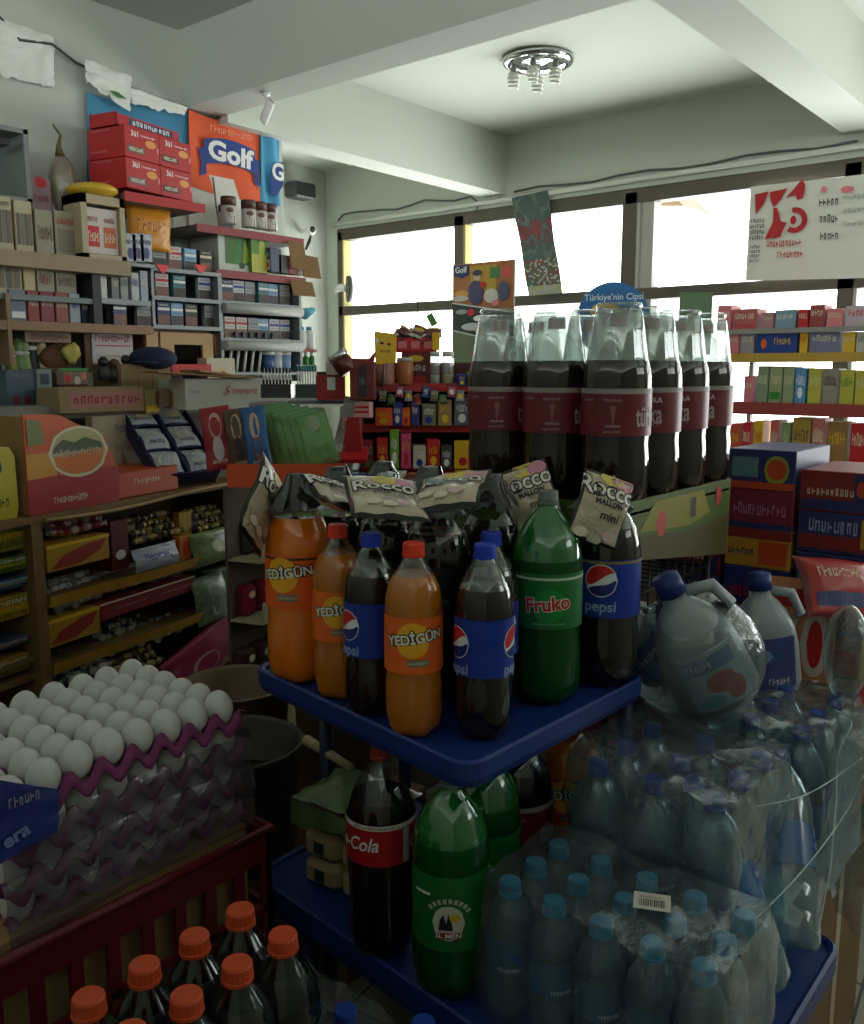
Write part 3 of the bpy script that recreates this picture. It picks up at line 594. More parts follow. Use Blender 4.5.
c = MB(); GY = M((78, 100, 36), .6)
c.add([(0, 0, .02), (.50, 0, -.045), (.50, 0, .12), (0, 0, .12), (0, .006, .02), (.50, .006, -.045), (.50, .006, .12), (0, .006, .12)], [(0, 1, 2, 3), (7, 6, 5, 4), (0, 4, 5, 1), (3, 2, 6, 7), (1, 5, 6, 2), (0, 3, 7, 4)], GY)
c.prints([('p', [(.0, .02), (.50, -.045), (.50, .045), (.3, .035), (.12, .05), (0, .055)], M((84, 78, 40), .6)), ('p', [(.08, .06), (.30, .045), (.40, .06), (.36, .11), (.14, .11)], M((140, 132, 40), .6)), ('e', .17, .065, .022, .024, M((190, 60, 50))), ('e', .44, .09, .016, .02, M((190, 60, 50))), ('r', .30, .06, .325, .10, M((60, 40, 40)))], flat(0), .0006); c.build('front_panel', t)
MB().box(-.006, 0, 0, .42, .0, .12, GY).build('side_panel', t); MB().box(.50, .506, 0, .42, -.045, .12, M((120, 110, 40), .6)).build('side_panel', t)
t = thing('wire_stand', 'black wire stand carrying the raised cola bottles', 'stand', (1.39, .73, 0)); WR = M((20, 22, 22), .4, .4)
for x, y in ((.02, .02), (.46, .02), (.02, .34), (.46, .34)): MB().tube([(x, y, 0), (x, y, 1.094)], .008, WR).build('leg', t)
for z in (.93, .78, .6, .3):
    m = MB()
    for k in range(13): m.tube([(.02+k*.0367, .02, z), (.02+k*.0367, .34, z)], .0025, WR, 5)
    m.tube([(.02, .02, z), (.46, .02, z), (.46, .34, z), (.02, .34, z), (.02, .02, z)], .004, WR, 6); m.build('wire_shelf', t)
m = MB()
for k in range(12): m.tube([(.02+k*.04, .02, .78), (.02+k*.04, .02, 1.0)], .002, WR, 5)
m.build('wire_front', t)
t = thing('leaflet_stack', 'stack of white leaflets lying in the black wire stand', 'leaflets', (1.50, .77, .785))
for k in range(7): MB().box(0, .15, 0, .2, k*.014, k*.014+.009, M((200, 202, 196), .7), mtx=Matrix.Rotation(.03*math.sin(k*2.1), 4, 'Z')).build('leaflet', t)
tag(MB().box(0, .1, 0, .2, 0, .11, M((150, 30, 30), .6), bev=.003).build('red_box', None, (1.42, .77, .785)), 'small red box beside the white leaflets in the wire stand', 'box')
# ================================================================== WATER BOTTLES ON THE LOWER TRAY
Z = STZ2+.001
for i, x in enumerate((.985, 1.051, 1.117)):
    for j, y in enumerate((.665, .592, .519, .446, .378)):
        B('water05', 'water_bottle', x, y, Z, 'small water bottle with a pale blue cap in the front shrink-wrapped pack', .5*math.sin(i+j), group='small water bottles in the front pack')
for i, x in enumerate((1.205, 1.30, 1.395)):
    for j, y in enumerate((.65, .555, .46)):
        B('water15', 'water_bottle', x, y, Z, 'large water bottle with a dark blue cap in the pack behind the small bottles', .7*math.sin(2*i+j), group='large water bottles in the middle pack')
bottle('water15', 'water_bottle', 1.215, .375, Z+.035, 0, 'large water bottle leaning at the right edge of the lower tray', tilt=(math.radians(-24), math.radians(16), .3))
bottle('water15', 'water_bottle', 1.33, .375, Z+.035, 0, 'large water bottle leaning at the far right corner of the lower tray', tilt=(math.radians(-10), math.radians(38), .2))
FILM = clear((225, 235, 238), .07, .97, .16, .05, .8)
def film(name, label, x0, x1, y0, y1, z0, z1, seed, bulge=.012, ribs=0, parent=None):
    cx, cy = (x0+x1)/2, (y0+y1)/2; cz = (z0+z1)/2
    m = MB()
    def W(p, a=1):
        n = noise.noise_vector(Vector((p[0]*11+seed, p[1]*11, p[2]*9)))*bulge*a; n2 = noise.noise_vector(Vector((p[0]*34, p[1]*34+seed, p[2]*30)))*bulge*.45*a
        return (p[0]+n.x+n2.x, p[1]+n.y+n2.y, p[2]+n.z+n2.z)
    rr = .03
    N = 14
    loop = []
    for ax, ay, a0 in ((x1-rr, y1-rr, 0), (x0+rr, y1-rr, 90), (x0+rr, y0+rr, 180), (x1-rr, y0+rr, 270)):
        for k in range(4): a = math.radians(a0+k*30); loop.append((ax+rr*math.cos(a), ay+rr*math.sin(a)))
    big = []
    for i in range(len(loop)):
        a = loop[i]; b = loop[(i+1) % len(loop)]; L = math.hypot(a[0]-b[0], a[1]-b[1]); k = max(1, int(L/.03))
        for q in range(k): big.append((a[0]+(b[0]-a[0])*q/k, a[1]+(b[1]-a[1])*q/k))
    nb = len(big)
    m.grid(nb, N, lambda u, v: W((cx+(big[int(round(u*nb)) % nb][0]-cx)*(1-.06*max(0, v-.8)*5), cy+(big[int(round(u*nb)) % nb][1]-cy)*(1-.06*max(0, v-.8)*5), z0+(z1-z0)*v)), FILM)
    nx = max(4, int((x1-x0)/.02)); ny = max(4, int((y1-y0)/.02))
    m.grid(nx, ny, lambda u, v: W((x0+(x1-x0)*(.03+.94*u), y0+(y1-y0)*(.03+.94*v), z1-.002+.008*math.cos(u*(x1-x0)/.033*PI)*math.cos(v*(y1-y0)/.036*PI))), FILM)
    o = m.build('film_sheet', None) if 0 else m.build(name, None); tag(o, label, 'wrap'); return o
film('shrink_wrap', 'clear shrink wrap around the front pack of small water bottles', .945, 1.155, .338, .705, Z, Z+.212, 3)
film('shrink_wrap', 'clear shrink wrap around the middle pack of large water bottles', 1.158, 1.445, .41, .70, Z, Z+.322, 7, .014)
# seams where the film folds over
SEAM = M((205, 218, 220), .2)
def seam(label, pts, r=.0012):
    P = [ond(*p) for p in pts]; out = []
    for i in range(len(P)-1):
        for k in range(5):
            u = k/5; a, b, c, d = P[max(0, i-1)], P[i], P[i+1], P[min(len(P)-1, i+2)]; q = .5*((2*b)+(c-a)*u+(2*a-5*b+4*c-d)*u*u+(3*b-a-3*c+d)*u**3); out.append(q)
    tag(MB().tube(out+[P[-1]], [r*(.5+.5*abs(math.sin(k*.9))) for k in range(len(out)+1)], SEAM, 5).build('film_fold'), label, 'fold')
seam('pale fold of plastic film sweeping up past the leaning bottles', [(700, 965, 1.20), (760, 915, 1.27), (810, 862, 1.36), (846, 812, 1.45), (866, 770, 1.5)])
seam('pale upright edge of plastic film at the right of the water packs', [(818, 930, 1.40), (830, 868, 1.43), (836, 800, 1.46), (838, 755, 1.5), (852, 722, 1.56), (835, 710, 1.6)], .0016)
seam('pale fold of plastic film across the upper water pack', [(758, 806, 1.36), (800, 797, 1.40), (832, 780, 1.44), (862, 758, 1.5)])
t = thing('price_sticker', 'white barcode sticker on the film of the small water bottles', 'sticker', onz(652, 902, Z+.221), (0, 0, YAW-PI/2-.25))
s = MB().box(-.024, .024, -.019, .019, 0, .001, M((215, 210, 196), .6))
top = lambda u, z, l: (u, z, .001+l)
q = random.Random(4); x = -.016
while x < .016: w_ = q.choice((.0008, .0014, .002)); s.prints([('r', x, -.013, x+w_, .004, BLACK)], top, .0003); x += w_+q.choice((.0008, .0012, .0018))
s.prints([('scrib', -.016, .007, .012, .011, BLACK, 9, 2)], top, .0003); s.build('printed_label', t)

# more packs behind, on brown cartons
CB = M((112, 84, 56), .8, 0, .15, 8)
def plain_carton(label, x0, x1, y0, y1, z0, z1, mat=CB, cat='carton', nm='cardboard_box'):
    t = thing(nm, label, cat, (x0, y0, z0)); MB().box(0, x1-x0, 0, y1-y0, 0, z1-z0, mat, bev=.003).build('body', t)
    MB().box((x1-x0)*.46, (x1-x0)*.54, -.0006, (y1-y0)+.0006, -.0, z1-z0+.0006, M((150, 128, 88), .3)).build('tape', t); return t
plain_carton('brown cardboard box on the floor behind the lower tray', 1.52, 1.90, .40, .68, 0, .42)
for i, x in enumerate((1.57, 1.665, 1.76)):
    for j, y in enumerate((.635, .54, .45)):
        B('water15', 'water_bottle', x, y, .422, 'large water bottle with a dark blue cap in the pack on the brown box', .5*i+j, group='large water bottles in the rear pack')
film('shrink_wrap', 'clear shrink wrap around the rear pack of large water bottles', 1.515, 1.815, .395, .69, .42, .735, 11, .014)
film('shrink_wrap', 'loose clear plastic film bulging beside the rear water pack', 1.50, 1.62, .30, .385, .45, .76, 15, .03)

# detergent jugs in thin bags above the water
def jug(name, label, px, py, d, rot, s, body, blabel, prints):
    P = ond(px, py, d); t = thing(name, label, 'jug', P, rot)
    def rm(a, z): return (.92+.16*math.cos(2*a))/(1+.0*z)
    pr = [(0, .05), (.006, .06), (.02, .064), (.09, .062), (.13, .056), (.16, .044), (.18, .03), (.19, .02), (.205, .018)]
    MB().lathe([(z*s, r*s) for z, r in pr], body, 32, rmod=rm).build('jug_body', t)
    MB().lathe([(.205*s, .022*s), (.235*s, .021*s), (.238*s, 0)], BLU, 20).build('cap', t)
    MB().tube([(.055*s, 0, .12*s), (.075*s, 0, .15*s), (.06*s, 0, .19*s), (.018*s, 0, .20*s)], .010*s, body, 8).build('handle', t)
    R_ = .0645*s; mp = lambda u, z, l: ((R_*1.09+l)*math.sin(u/R_), -(R_*.80+l)*math.cos(u/R_), z)
    MB().prints([('r', -.045*s, .02*s, .045*s, .12*s, blabel)]+prints, mp, .0012, .0006).build('front_label', t)
    return t
JW = M((150, 160, 165), .35)
jug('detergent_jug', 'white detergent jug with a red splash leaning over the water bottles', 722, 700, 1.62, (math.radians(6), math.radians(-27), YAW-PI/2), 1.12, JW, M((170, 190, 200), .4),
    [('r', -.05, .095, .04, .125, M((60, 120, 170))), ('e', .005, .07, .026, .02, RED), ('e', .024, .05, .018, .022, RED), ('scrib', -.04, .10, .0, .12, PW, 4, 3), ('e', -.02, .04, .02, .012, M((110, 160, 180)))])
jug('detergent_jug', 'white bleach jug standing upright behind the leaning jug', 765, 690, 1.85, (0, math.radians(-6), YAW-PI/2), 1.05, JW, M((70, 80, 140), .4),
    [('e', -.02, .09, .02, .014, M((120, 160, 200))), ('scrib', -.01, .03, .03, .045, PW, 4, 3)])
jug('detergent_jug', 'pale blue-labelled jug lying at the left of the leaning jug', 668, 665, 1.66, (math.radians(12), math.radians(-52), YAW-PI/2), .8, M((150, 160, 160), .35), M((40, 80, 140), .4), [('scrib', -.03, .06, .03, .08, PW, 5, 3)])
BAGC = clear((205, 215, 218), .10, .96, .14, .07, 1.0)
def loose_bag(label, px, py, d, sx, sy, sz, seed, mat=BAGC):
    P = ond(px, py, d)
    tag(MB().ball((0, 0, 0), 1, mat, 40, 26, .30, (sx, sy, sz), seed, 3.2).build('plastic_bag', None, P, (0, 0, YAW-PI/2)), label, 'bag')
loose_bag('thin clear plastic bag around the leaning detergent jug', 700, 655, 1.63, .125, .09, .12, 2)
loose_bag('thin clear plastic bag crumpled at the right of the upright jug', 845, 655, 1.75, .04, .05, .10, 6)
# cracker box and stacks on the right gondola
def pbox(name, label, cat, x, y, z, w, d, h, col, prints=None, side=None, rot=-PI/2, group=None, lid=None, bev=.002, sidemat=None):
    """box whose printed front is local -Y; x,y is the middle of the front's bottom edge"""
    t = thing(name, label, cat, (x, y, z), (0, 0, rot), group)
    b = MB(); b.box(-w/2, w/2, 0, d, 0, h, sidemat or col, bev=bev)
    if sidemat: b.box(-w/2+.002, w/2-.002, -.0004, .01, .002, h-.002, col)
    if prints: b.prints(prints, lambda u, zz, l: (u*w/2, -l, zz*h), .0008, .0003)
    if side: b.prints(side, lambda u, zz, l: (-w/2-l, d/2-u*d/2, zz*h), .0008, .0003)
    b.build('body', t)
    if lid: MB().box(-w/2-.001, w/2+.001, -.001, d+.001, h-.012, h+.001, lid, bev=.001).build('lid', t)
    return t
RB = M((132, 34, 34), .45, 0, .35, 22); BB = M((36, 46, 104), .45, 0, .4, 26); YB_ = M((190, 140, 46), .45, 0, .3, 20); OB = M((190, 70, 40), .45, 0, .35, 24)
sty = [
 (RB, [('r', -.95, .05, .95, .3, BB), ('scrib', -.8, .4, .5, .6, CREAM, 6, 1), ('r', .5, .3, .95, .95, BB), ('e', .7, .6, .15, .2, OB)], 'dark red biscuit carton with a blue corner'),
 (BB, [('r', -.95, .1, .95, .45, RB), ('scrib', -.7, .5, .7, .85, M((150, 160, 200)), 5, 2), ('r', .75, .2, .95, .9, YB_)], 'blue and red biscuit carton with a yellow edge'),
 (BB, [('r', -.9, .3, -.1, .8, M((90, 130, 140))), ('e', .45, .5, .38, .36, M((150, 160, 60))), ('e', .45, .52, .3, .26, OB), ('r', -1, 0, 1, .18, OB)], 'blue biscuit carton with round food picture'),
 (M((120, 30, 60), .45), [('scrib', -.8, .3, .8, .7, M((180, 120, 170)), 7, 5), ('r', -1, 0, 1, .15, BB)], 'purple-red biscuit carton with print'),
 (YB_, [('r', -1, .75, 1, 1, RB), ('r', .05, .1, .9, .7, OB), ('scrib', -.9, .3, -.1, .5, BB, 4, 6)], 'yellow and orange biscuit carton'),
 (M((36, 40, 110), .45), [('e', .3, .6, .25, .3, CREAM), ('scrib', -.8, .2, .1, .5, RED, 4, 7)], 'dark blue biscuit carton with a cream spot')]
GX = 2.14
for c, (y0, n, ztop) in enumerate(((.575, 5, 1.125), (.745, 6, 1.165), (.915, 6, 1.13))):
    z = ztop
    for k in range(n):
        i = (k+c*2) % 6; m_, p_, l_ = sty[i]; h = .094; z -= h+.0015
        pbox('biscuit_carton', l_+', %s in the %s' % (('topmost', 'second', 'third', 'fourth', 'fifth', 'lowest')[k], ('aisle-end stack', 'middle stack', 'far stack')[c]), 'carton', GX, y0, z, .158, .26, h, m_, p_, group='biscuit cartons stacked on the red gondola')
        zb = z
t = thing('gondola_shelf', 'red shop gondola with its shelf end by the tiled aisle', 'shelving unit', (GX, .49, 0)); GR_ = M((150, 28, 30), .45)
MB().box(.30, .36, 0, 1.0, 0, 1.02, M((120, 118, 110), .6)).build('back_panel', t)
for z in (.10, .34, .588): MB().box(-.005, .36, 0, 1.0, z-.025, z, GR_ if z > .2 else M((170, 172, 168), .5)).build('shelf_board', t)
MB().box(.0, .36, .01, .99, 0, .075, M((60, 58, 54), .6)).build('kick_board', t)
for k in range(9):
    pbox('snack_pack', 'small white-wrapped snack pack lined up on the lowest gondola shelf', 'pack', GX+.0, .52+k*.075, .101, .068, .16, .05+.008*(k % 3), M((188, 190, 184), .4, 0, .2, 30), [('scrib', -.7, .3, .7, .6, GREY, 4, k)], group='white-wrapped packs on the lowest gondola shelf', bev=.012)
for k in range(6):
    pbox('snack_box', 'dark red snack box on the lower gondola shelf', 'box', GX+.005, .56+k*.12, .341, .11, .2, .2, M((110, 26, 30), .45), [('e', 0, .5, .5, .25, M((60, 30, 70))), ('scrib', -.6, .8, .6, .9, CREAM, 4, k)], group='dark red snack boxes on the gondola')
pbox('cracker_box', 'peach cracker box with a red top and white oval in front of the cartons', 'box', GX-.12, .60, .66, .15, .12, .21, M((196, 130, 96), .45), [('r', -1, .8, 1, 1, RED), ('e', .45, .42, .4, .36, M((200, 190, 178))), ('e', .45, .42, .22, .26, RED), ('scrib', -.85, .5, -.1, .62, M((150, 70, 50)), 4, 2)], rot=-PI/2+.25)
plain_carton('brown box under the peach cracker box beside the rear water pack', 1.93, 2.12, .50, .72, 0, .655)
bag('snack_bag', 'red and white snack bag slumped on the peach cracker box', 'snack bag', ond(838, 588, 1.95), (math.radians(-35), math.radians(8), YAW-PI/2+.3), .2, .14, .06, M((170, 40, 36), .35), [('scrib', -.07, .01, .05, .04, CREAM, 6, 3), ('r', -.08, -.05, .08, -.02, BB)], edge=M((120, 30, 34), .3))

# ================================================================== EGGS
EGGM = M((206, 206, 204), .45, 0, .03, 30); TRAYM = M((128, 54, 104), .75, 0, .12, 12, .1)
ep = []
for k in range(17):
    a = PI*k/16; z = -math.cos(a); r = math.sin(a)*(1-.08*z); ep.append((.0272*z, .0226*r))
egg_me = MB().lathe(ep, EGGM, 20, caps=False).mesh('egg')
def sag(x, lvl): return -.018*max(0, (.70-x)/.2)**2 - (.008 if x > .84 else 0)
EX0, EY0, NX, NY, SP = .492, 1.108, 8, 6, .0472
def egg_tray(z, label, nx=NX, ny=NY, x0=EX0, y0=EY0):
    def fn(u, v):
        X_ = u*nx; Y_ = v*ny; c = .5*(math.cos(2*PI*X_)+math.cos(2*PI*Y_)); h = .036*max(0, (c+.2)/1.2)**1.2
        if u in (0, 1) or v in (0, 1): h = .034*max(0, (c+.3)/1.3)
        x = x0-SP/2+u*nx*SP; y = y0-SP/2+v*ny*SP; return (x, y, z+h+sag(x, 0))
    m = MB(); m.grid(nx*8, ny*8, fn, TRAYM)
    m.grid(nx*8, 2, lambda u, v: (fn(u, 0)[0], fn(u, 0)[1]-.007*(1-v), fn(u, 0)[2]-.020*(1-v)), TRAYM); m.grid(ny*8, 2, lambda u, v: (fn(1, u)[0]+.012*(1-v), fn(1, u)[1], fn(1, u)[2]-.006*(1-v)), TRAYM)
    o = m.build('egg_tray'); sd = o.modifiers.new('thickness', 'SOLIDIFY'); sd.thickness = .002; sd.offset = -1
    return tag(o, label, 'egg tray')
TZ = [.800, .748, .696, .644]; nmz = ['topmost', 'second', 'third', 'lowest']
for L, z in enumerate(TZ):
    egg_tray(z, '%s purple egg tray in the stack in the red crate' % nmz[L], x0=EX0+.006*(L % 2), y0=EY0+.004*L)
    for i in range(NX):
        for j in range(NY if L == 0 else 1):
            x = EX0+.006*(L % 2)+i*SP; y = EY0+.004*L+j*SP
            e = place(egg_me, 'egg', None, (x+R.uniform(-.0015, .0015), y+R.uniform(-.0015, .0015), z+.030+sag(x, 0)+R.uniform(-.001, .002)), (R.uniform(-.14, .14), R.uniform(-.14, .14), R.uniform(0, 6)))
            tag(e, 'white egg in the %s purple tray' % nmz[L], 'egg', 'white eggs in the %s tray' % nmz[L])
    if L:
        for i in (NX-1,):
            for j in range(1, NY):
                e = place(egg_me, 'egg', None, (EX0+.006*(L % 2)+i*SP, EY0+.004*L+j*SP, z+.029)); tag(e, 'white egg in the %s purple tray' % nmz[L], 'egg', 'white eggs in the %s tray' % nmz[L])
FILME = clear((210, 205, 215), .07, .95, .14, .06, .8)
for L in (1, 2, 3):
    z = TZ[L]
    def fe(u, v, z=z, L=L):
        x = EX0-.03+u*(NX*SP+.02); n = noise.noise(Vector((x*40, v*3, L*5))); return (x, EY0-.034-.006*math.sin(PI*v)+.004*n, z-.012+.052*v+sag(x, 0))
    m = MB(); m.grid(50, 5, fe, FILME); m.grid(20, 5, lambda u, v, z=z: (EX0+NX*SP-.008+.012*abs(noise.noise(Vector((u*6, v*3, L*3)))), EY0-.03+u*.28, z-.012+.05*v), FILME)
    tag(m.build('egg_wrap'), 'clear crinkled film over the front of the %s egg tray' % nmz[L], 'wrap')
def ew(name, label, corners, mat, prints, y):
    P = [ony(a, b, y) for a, b in corners]
# blue printed egg wrapper at the left
t = thing('printed_wrapper', 'dark blue printed wrapper hanging down the left of the egg trays', 'wrapper', (0, 0, 0))
yy = EY0-.046
A, B_, C_, D_ = [ony(a, b, yy) for a, b in ((-30, 775), (60, 790), (58, 832), (-30, 880))]
def fnw(u, v): q = D_.lerp(C_, u).lerp(A.lerp(B_, u), v); q.y += .004*noise.noise(Vector((u*5, v*5, 0))); return q
MB().grid(14, 10, fnw, M((44, 58, 130), .3, 0, .15, 20)).build('film_sheet', t)
x0 = A.x; MB().prints([('t', 'era', ony(14, 834, yy).x, ony(14, 834, yy).z, .026, M((120, 140, 200)), .28, .0008, 1), ('scrib', ony(5, 796, yy).x, ony(5, 810, yy).z, ony(38, 796, yy).x, ony(5, 796, yy).z, M((150, 150, 170)), 4, 3)], lambda u, z, l: (u, yy-.006-l, z), .0005).build('lettering', t)

# crates
def crate(label, x0, x1, y0, y1, z0, z1, col, cells=9):
    t = thing('plastic_crate', label, 'crate', (x0, y0, z0)); W, D_, H_ = x1-x0, y1-y0, z1-z0
    MB().box(0, W, 0, D_, 0, .012, col).build('base', t); e = .01
    for nm, f in (('front', lambda a, b, c, d, m: m.box(a, b, 0, e, c, d, col)), ('back', lambda a, b, c, d, m: m.box(a, b, D_-e, D_, c, d, col))):
        m = MB(); f(0, W, 0, .03, m); f(0, W, H_-.05, H_, m)
        for k in range(cells+1): f(k*(W-.018)/cells, k*(W-.018)/cells+.018, .03, H_-.05, m)
        f(0, W, H_*.5-.006, H_*.5+.006, m); m.build('side_panel', t)
    for X_ in (0, W-e):
        m = MB(); m.box(X_, X_+e, 0, D_, 0, .03, col); m.box(X_, X_+e, 0, D_, H_-.05, H_, col)
        for k in range(7): m.box(X_, X_+e, k*(D_-.018)/6, k*(D_-.018)/6+.018, .03, H_-.05, col)
        m.box(X_, X_+e, 0, D_, H_*.5-.006, H_*.5+.006, col); m.build('side_panel', t)
    m = MB(); m.tube([(0, 0, H_), (W, 0, H_), (W, D_, H_), (0, D_, H_), (0, 0, H_)], .008, col, 8); m.build('rim', t); return t
CRD = M((96, 16, 22), .45, 0, .1, 10); CRK = M((24, 26, 26), .5)
crate('red plastic crate holding the egg trays', .37, .876, 1.055, 1.43, .36, .625, CRD)
crate('red plastic crate on the floor under the egg crate', .37, .876, 1.055, 1.43, 0, .352, CRD)
t = thing('carton_filler', 'brown folded cardboard under the egg trays inside the crate', 'cardboard', (.40, 1.08, .373)); MB().box(0, .45, 0, .32, 0, .263, CARD, bev=.004).build('body', t)
crate('black plastic crate holding the orange-capped bottles', .36, .70, .665, .90, .36, .48, CRK)
crate('black plastic crate on the floor under the orange-capped bottles', .36, .70, .665, .90, 0, .352, CRK)
plain_carton('dark cardboard insert under the orange-capped bottles', .375, .685, .68, .885, .373, .413, M((40, 36, 34), .8))
for i, x in enumerate((.433, .50, .567, .634)):
    for j, y in enumerate((.825, .748)):
        B('soda', 'dark_bottle', x, y-.001*j, .414, 'dark soda bottle with an orange cap in the %s row of the black crate' % ('rear', 'front')[j], i, group='orange-capped bottles, %s row' % ('rear', 'front')[j])
for x, y in ((.757, .86), (.752, .765), (.80, .672), (.757, .955)):
    B('water15', 'water_bottle', x, y, .211, 'large water bottle with a blue cap on the floor beside the black crate', x*9, group='water bottles on the floor')
film('shrink_wrap', 'clear shrink wrap around the water bottles on the floor', .708, .806, .715, .91, .205, .50, 21, .004)
t = thing('pallet_board', 'dark wooden plinth on the floor under the wrapped water bottles', 'board', (.712, .60, 0)); MB().box(0, .14, 0, .42, 0, .205, DKWOOD).build('board', t)

# napkin packs in green film on the lower tray
t = thing('tissue_bale', 'bale of tan tissue packs in green-printed film on the lower tray', 'tissues', (1.035, .975, STZ2+.001), (0, 0, .10))
for k in range(3):
    for q in range(2):
        m = MB().box(0, .115, q*.085, q*.085+.082, k*.053, k*.053+.05, M((176, 156, 112), .6, 0, .12, 20), bev=.012); m.build('tissue_pack', t)
        MB().box(-.001, .0, q*.085+.03, q*.085+.052, k*.053+.014, k*.053+.036, M((18, 60, 40))).build('label_patch', t)
m = MB(); m.grid(16, 12, lambda u, v: (-.01+.14*u, -.01+.19*v, .166+.035*math.sin(PI*u)*math.sin(PI*v)+.012*noise.noise(Vector((u*5, v*5, 2)))), M((96, 120, 80), .25, 0, .7, 22))
m.grid(16, 8, lambda u, v: (-.012-.008*math.sin(PI*u), -.01+.19*u, .166-.05*v*(.4+.6*u)+.006*noise.noise(Vector((u*7, v*5, 2)))), M((96, 120, 80), .25, 0, .7, 22)); m.build('green_film', t)

# round tubs with brown contents behind the stand
plain_carton('wide brown box on the floor carrying the round tubs', .95, 1.55, 1.29, 1.82, 0, .37)
def tub(label, x, y, z, r, h, col):
    t = thing('round_tub', label, 'tub', (x, y, z))
    MB().lathe([(0, r*.86), (h*.1, r*.9), (h, r), (h+.004, r+.006), (h+.008, r), (h, r-.006), (.02, r*.85), (.02, 0)], col, 44).build('tub_body', t)
    MB().lathe([(h*.62, r*.93), (h*.63, r*.5), (h*.64, 0)], M((70, 44, 30), .7, 0, .3, 40, .5), 32).build('loose_contents', t); return t
tub('dark round tub nearest the blue stand', 1.075, 1.40, .371, .135, .235, M((58, 54, 48), .5))
tub('brown-rimmed round tub behind the dark tub', 1.27, 1.64, .371, .125, .25, M((110, 88, 66), .5)); tub('brown-rimmed round tub partly under the blue tray', 1.42, 1.425, .371, .12, .25, M((116, 94, 70), .5))
A = ond(306, 740, 1.80); B_ = ond(352, 768, 1.66); t = thing('scoop', 'long pale flat scoop handle lying over the tub rims', 'scoop', (0, 0, 0))
MB().tube([A, A.lerp(B_, .5), B_], [.011, .009, .007], M((176, 160, 128), .5), 8).build('handle', t)
# ================================================================== SHELVES IN FRONT OF THE WINDOW
XR = 4.05
ya, yb = .45, onx(729, 400, XR).y+.02
t = thing('window_rack', 'open shelf rack standing in front of the wide window', 'shelving unit', (XR, ya, 0)); W = yb-ya
REDS = M((150, 60, 56), .5); YELS = M((186, 150, 60), .5); GRYS = M((140, 140, 134), .5)
zr = {k: onx(790, py, XR).z for k, py in dict(red=408, yel=358, mid=333, low=470).items()}
for k, c, h in (('red', REDS, .045), ('yel', YELS, .03), ('mid', GRYS, .012), ('low', GRYS, .03)):
    b = MB(); b.box(0, .32, 0, W, zr[k]-h+.02, zr[k]+.02-.001, GRYS); b.box(-.006, 0, 0, W, zr[k]-h+.012, zr[k]+.022, c); b.build('shelf_board', t)
MB().box(0, .32, 0, W, .02, .06, GRYS).build('base', t)
for y in (0, W-.02): MB().box(.28, .31, y, y+.02, 0, zr['mid']+.02, GRYS).build('upright', t)
def col(c, r=.5): return M(c, r, 0, .18, 24)
def xrow(zk, items, grp, where, d=.12, cat='packet', nm='packet'):
    for i, (p0, p1, ph, c, dl, pr) in enumerate(items):
        z = zr[zk]+.02; y1 = onx(p0, 400, XR).y; y0 = onx(p1, 400, XR).y; h = ph/900*XR/ray((p0+p1)/2, 400)[0]*1.01
        pbox(nm, '%s %s' % (dl, where), cat, XR+.012, (y0+y1)/2, z, (y1-y0)*.96, d, h, c, pr, group=grp)
gy, ly = col((186, 180, 70)), col((150, 160, 120)); S = lambda sd, c=CREAM, z0=.5, z1=.8: ('scrib', -.8, z0, .8, z1, c, 4, sd)
xrow('red', [(742, 752, 26, PINK, 'pink snack packet', [S(1)]), (755, 766, 36, col((130, 150, 120)), 'grey-green packet', [S(2)]), (767, 780, 36, ly, 'pale green packet', [S(3), ('r', -.8, .1, .8, .3, GRN)]), (781, 792, 36, ly, 'second pale green packet', [S(4)]),
    (793, 804, 35, LBLUE, 'blue spotted packet', [S(5, PW), ('e', 0, .3, .5, .15, PW)]), (806, 819, 35, gy, 'yellow packet', [S(6)]), (821, 836, 35, col((150, 140, 130)), 'brown and grey packet', [S(7, BROWN)]), (838, 852, 34, gy, 'wide yellow packet', [S(8, GRN)]), (853, 870, 34, col((190, 176, 60)), 'yellow packet at the frame side', [S(9)])],
    'packets on the red window shelf', 'standing on the red-edged window shelf')
xrow('yel', [(722, 735, 22, PINK, 'small pink pack', [S(1)]), (736, 750, 22, col((150, 140, 150)), 'grey pack', [S(2)]), (751, 793, 24, col((24, 60, 140)), 'wide blue box with an orange mark', [('e', -.6, .4, .15, .2, ORG), ('scrib', -.1, .3, .7, .7, YEL, 4, 3)]), (795, 803, 22, YEL, 'slim yellow pack', [S(4, RED)]), (804, 835, 22, col((120, 120, 150)), 'lilac flat pack', [S(5)]), (838, 850, 20, YEL, 'yellow pack right of the lilac one', [S(6)]), (851, 868, 20, col((190, 190, 180)), 'white pack', [S(7, GREY)])],
    'packs on the yellow window shelf', 'on the yellow-edged window shelf')
xrow('mid', [(712, 726, 24, PINK, 'pink topped pack', [S(1)]), (727, 752, 20, col((180, 90, 90)), 'row of red wrapped sweets pack', [S(2), S(3, RED, .1, .3)]), (755, 768, 16, col((180, 120, 130)), 'pale red pack', [S(3)]), (769, 790, 18, col((120, 150, 170)), 'light blue pack', [S(4)]), (792, 802, 18, RED, 'red pack', [S(5)]), (803, 818, 22, col((150, 60, 60)), 'dark red box', [S(6)]), (820, 836, 18, PINK, 'pink pack beside the dark red box', [S(7)]), (838, 868, 20, col((190, 170, 180)), 'pale lilac pack', [S(8, RED)])],
    'packs on the top window shelf', 'on the top window shelf')
xrow('mid', [(757, 803, 30, col((140, 140, 130)), 'grey plastic-wrapped bundle', [S(4, WHITE)]), (806, 870, 34, col((150, 120, 110)), 'brown bundle', [S(5, PINK)])], 'bundles on the top window shelf', 'behind the packs on the top window shelf', .08) if 0 else None
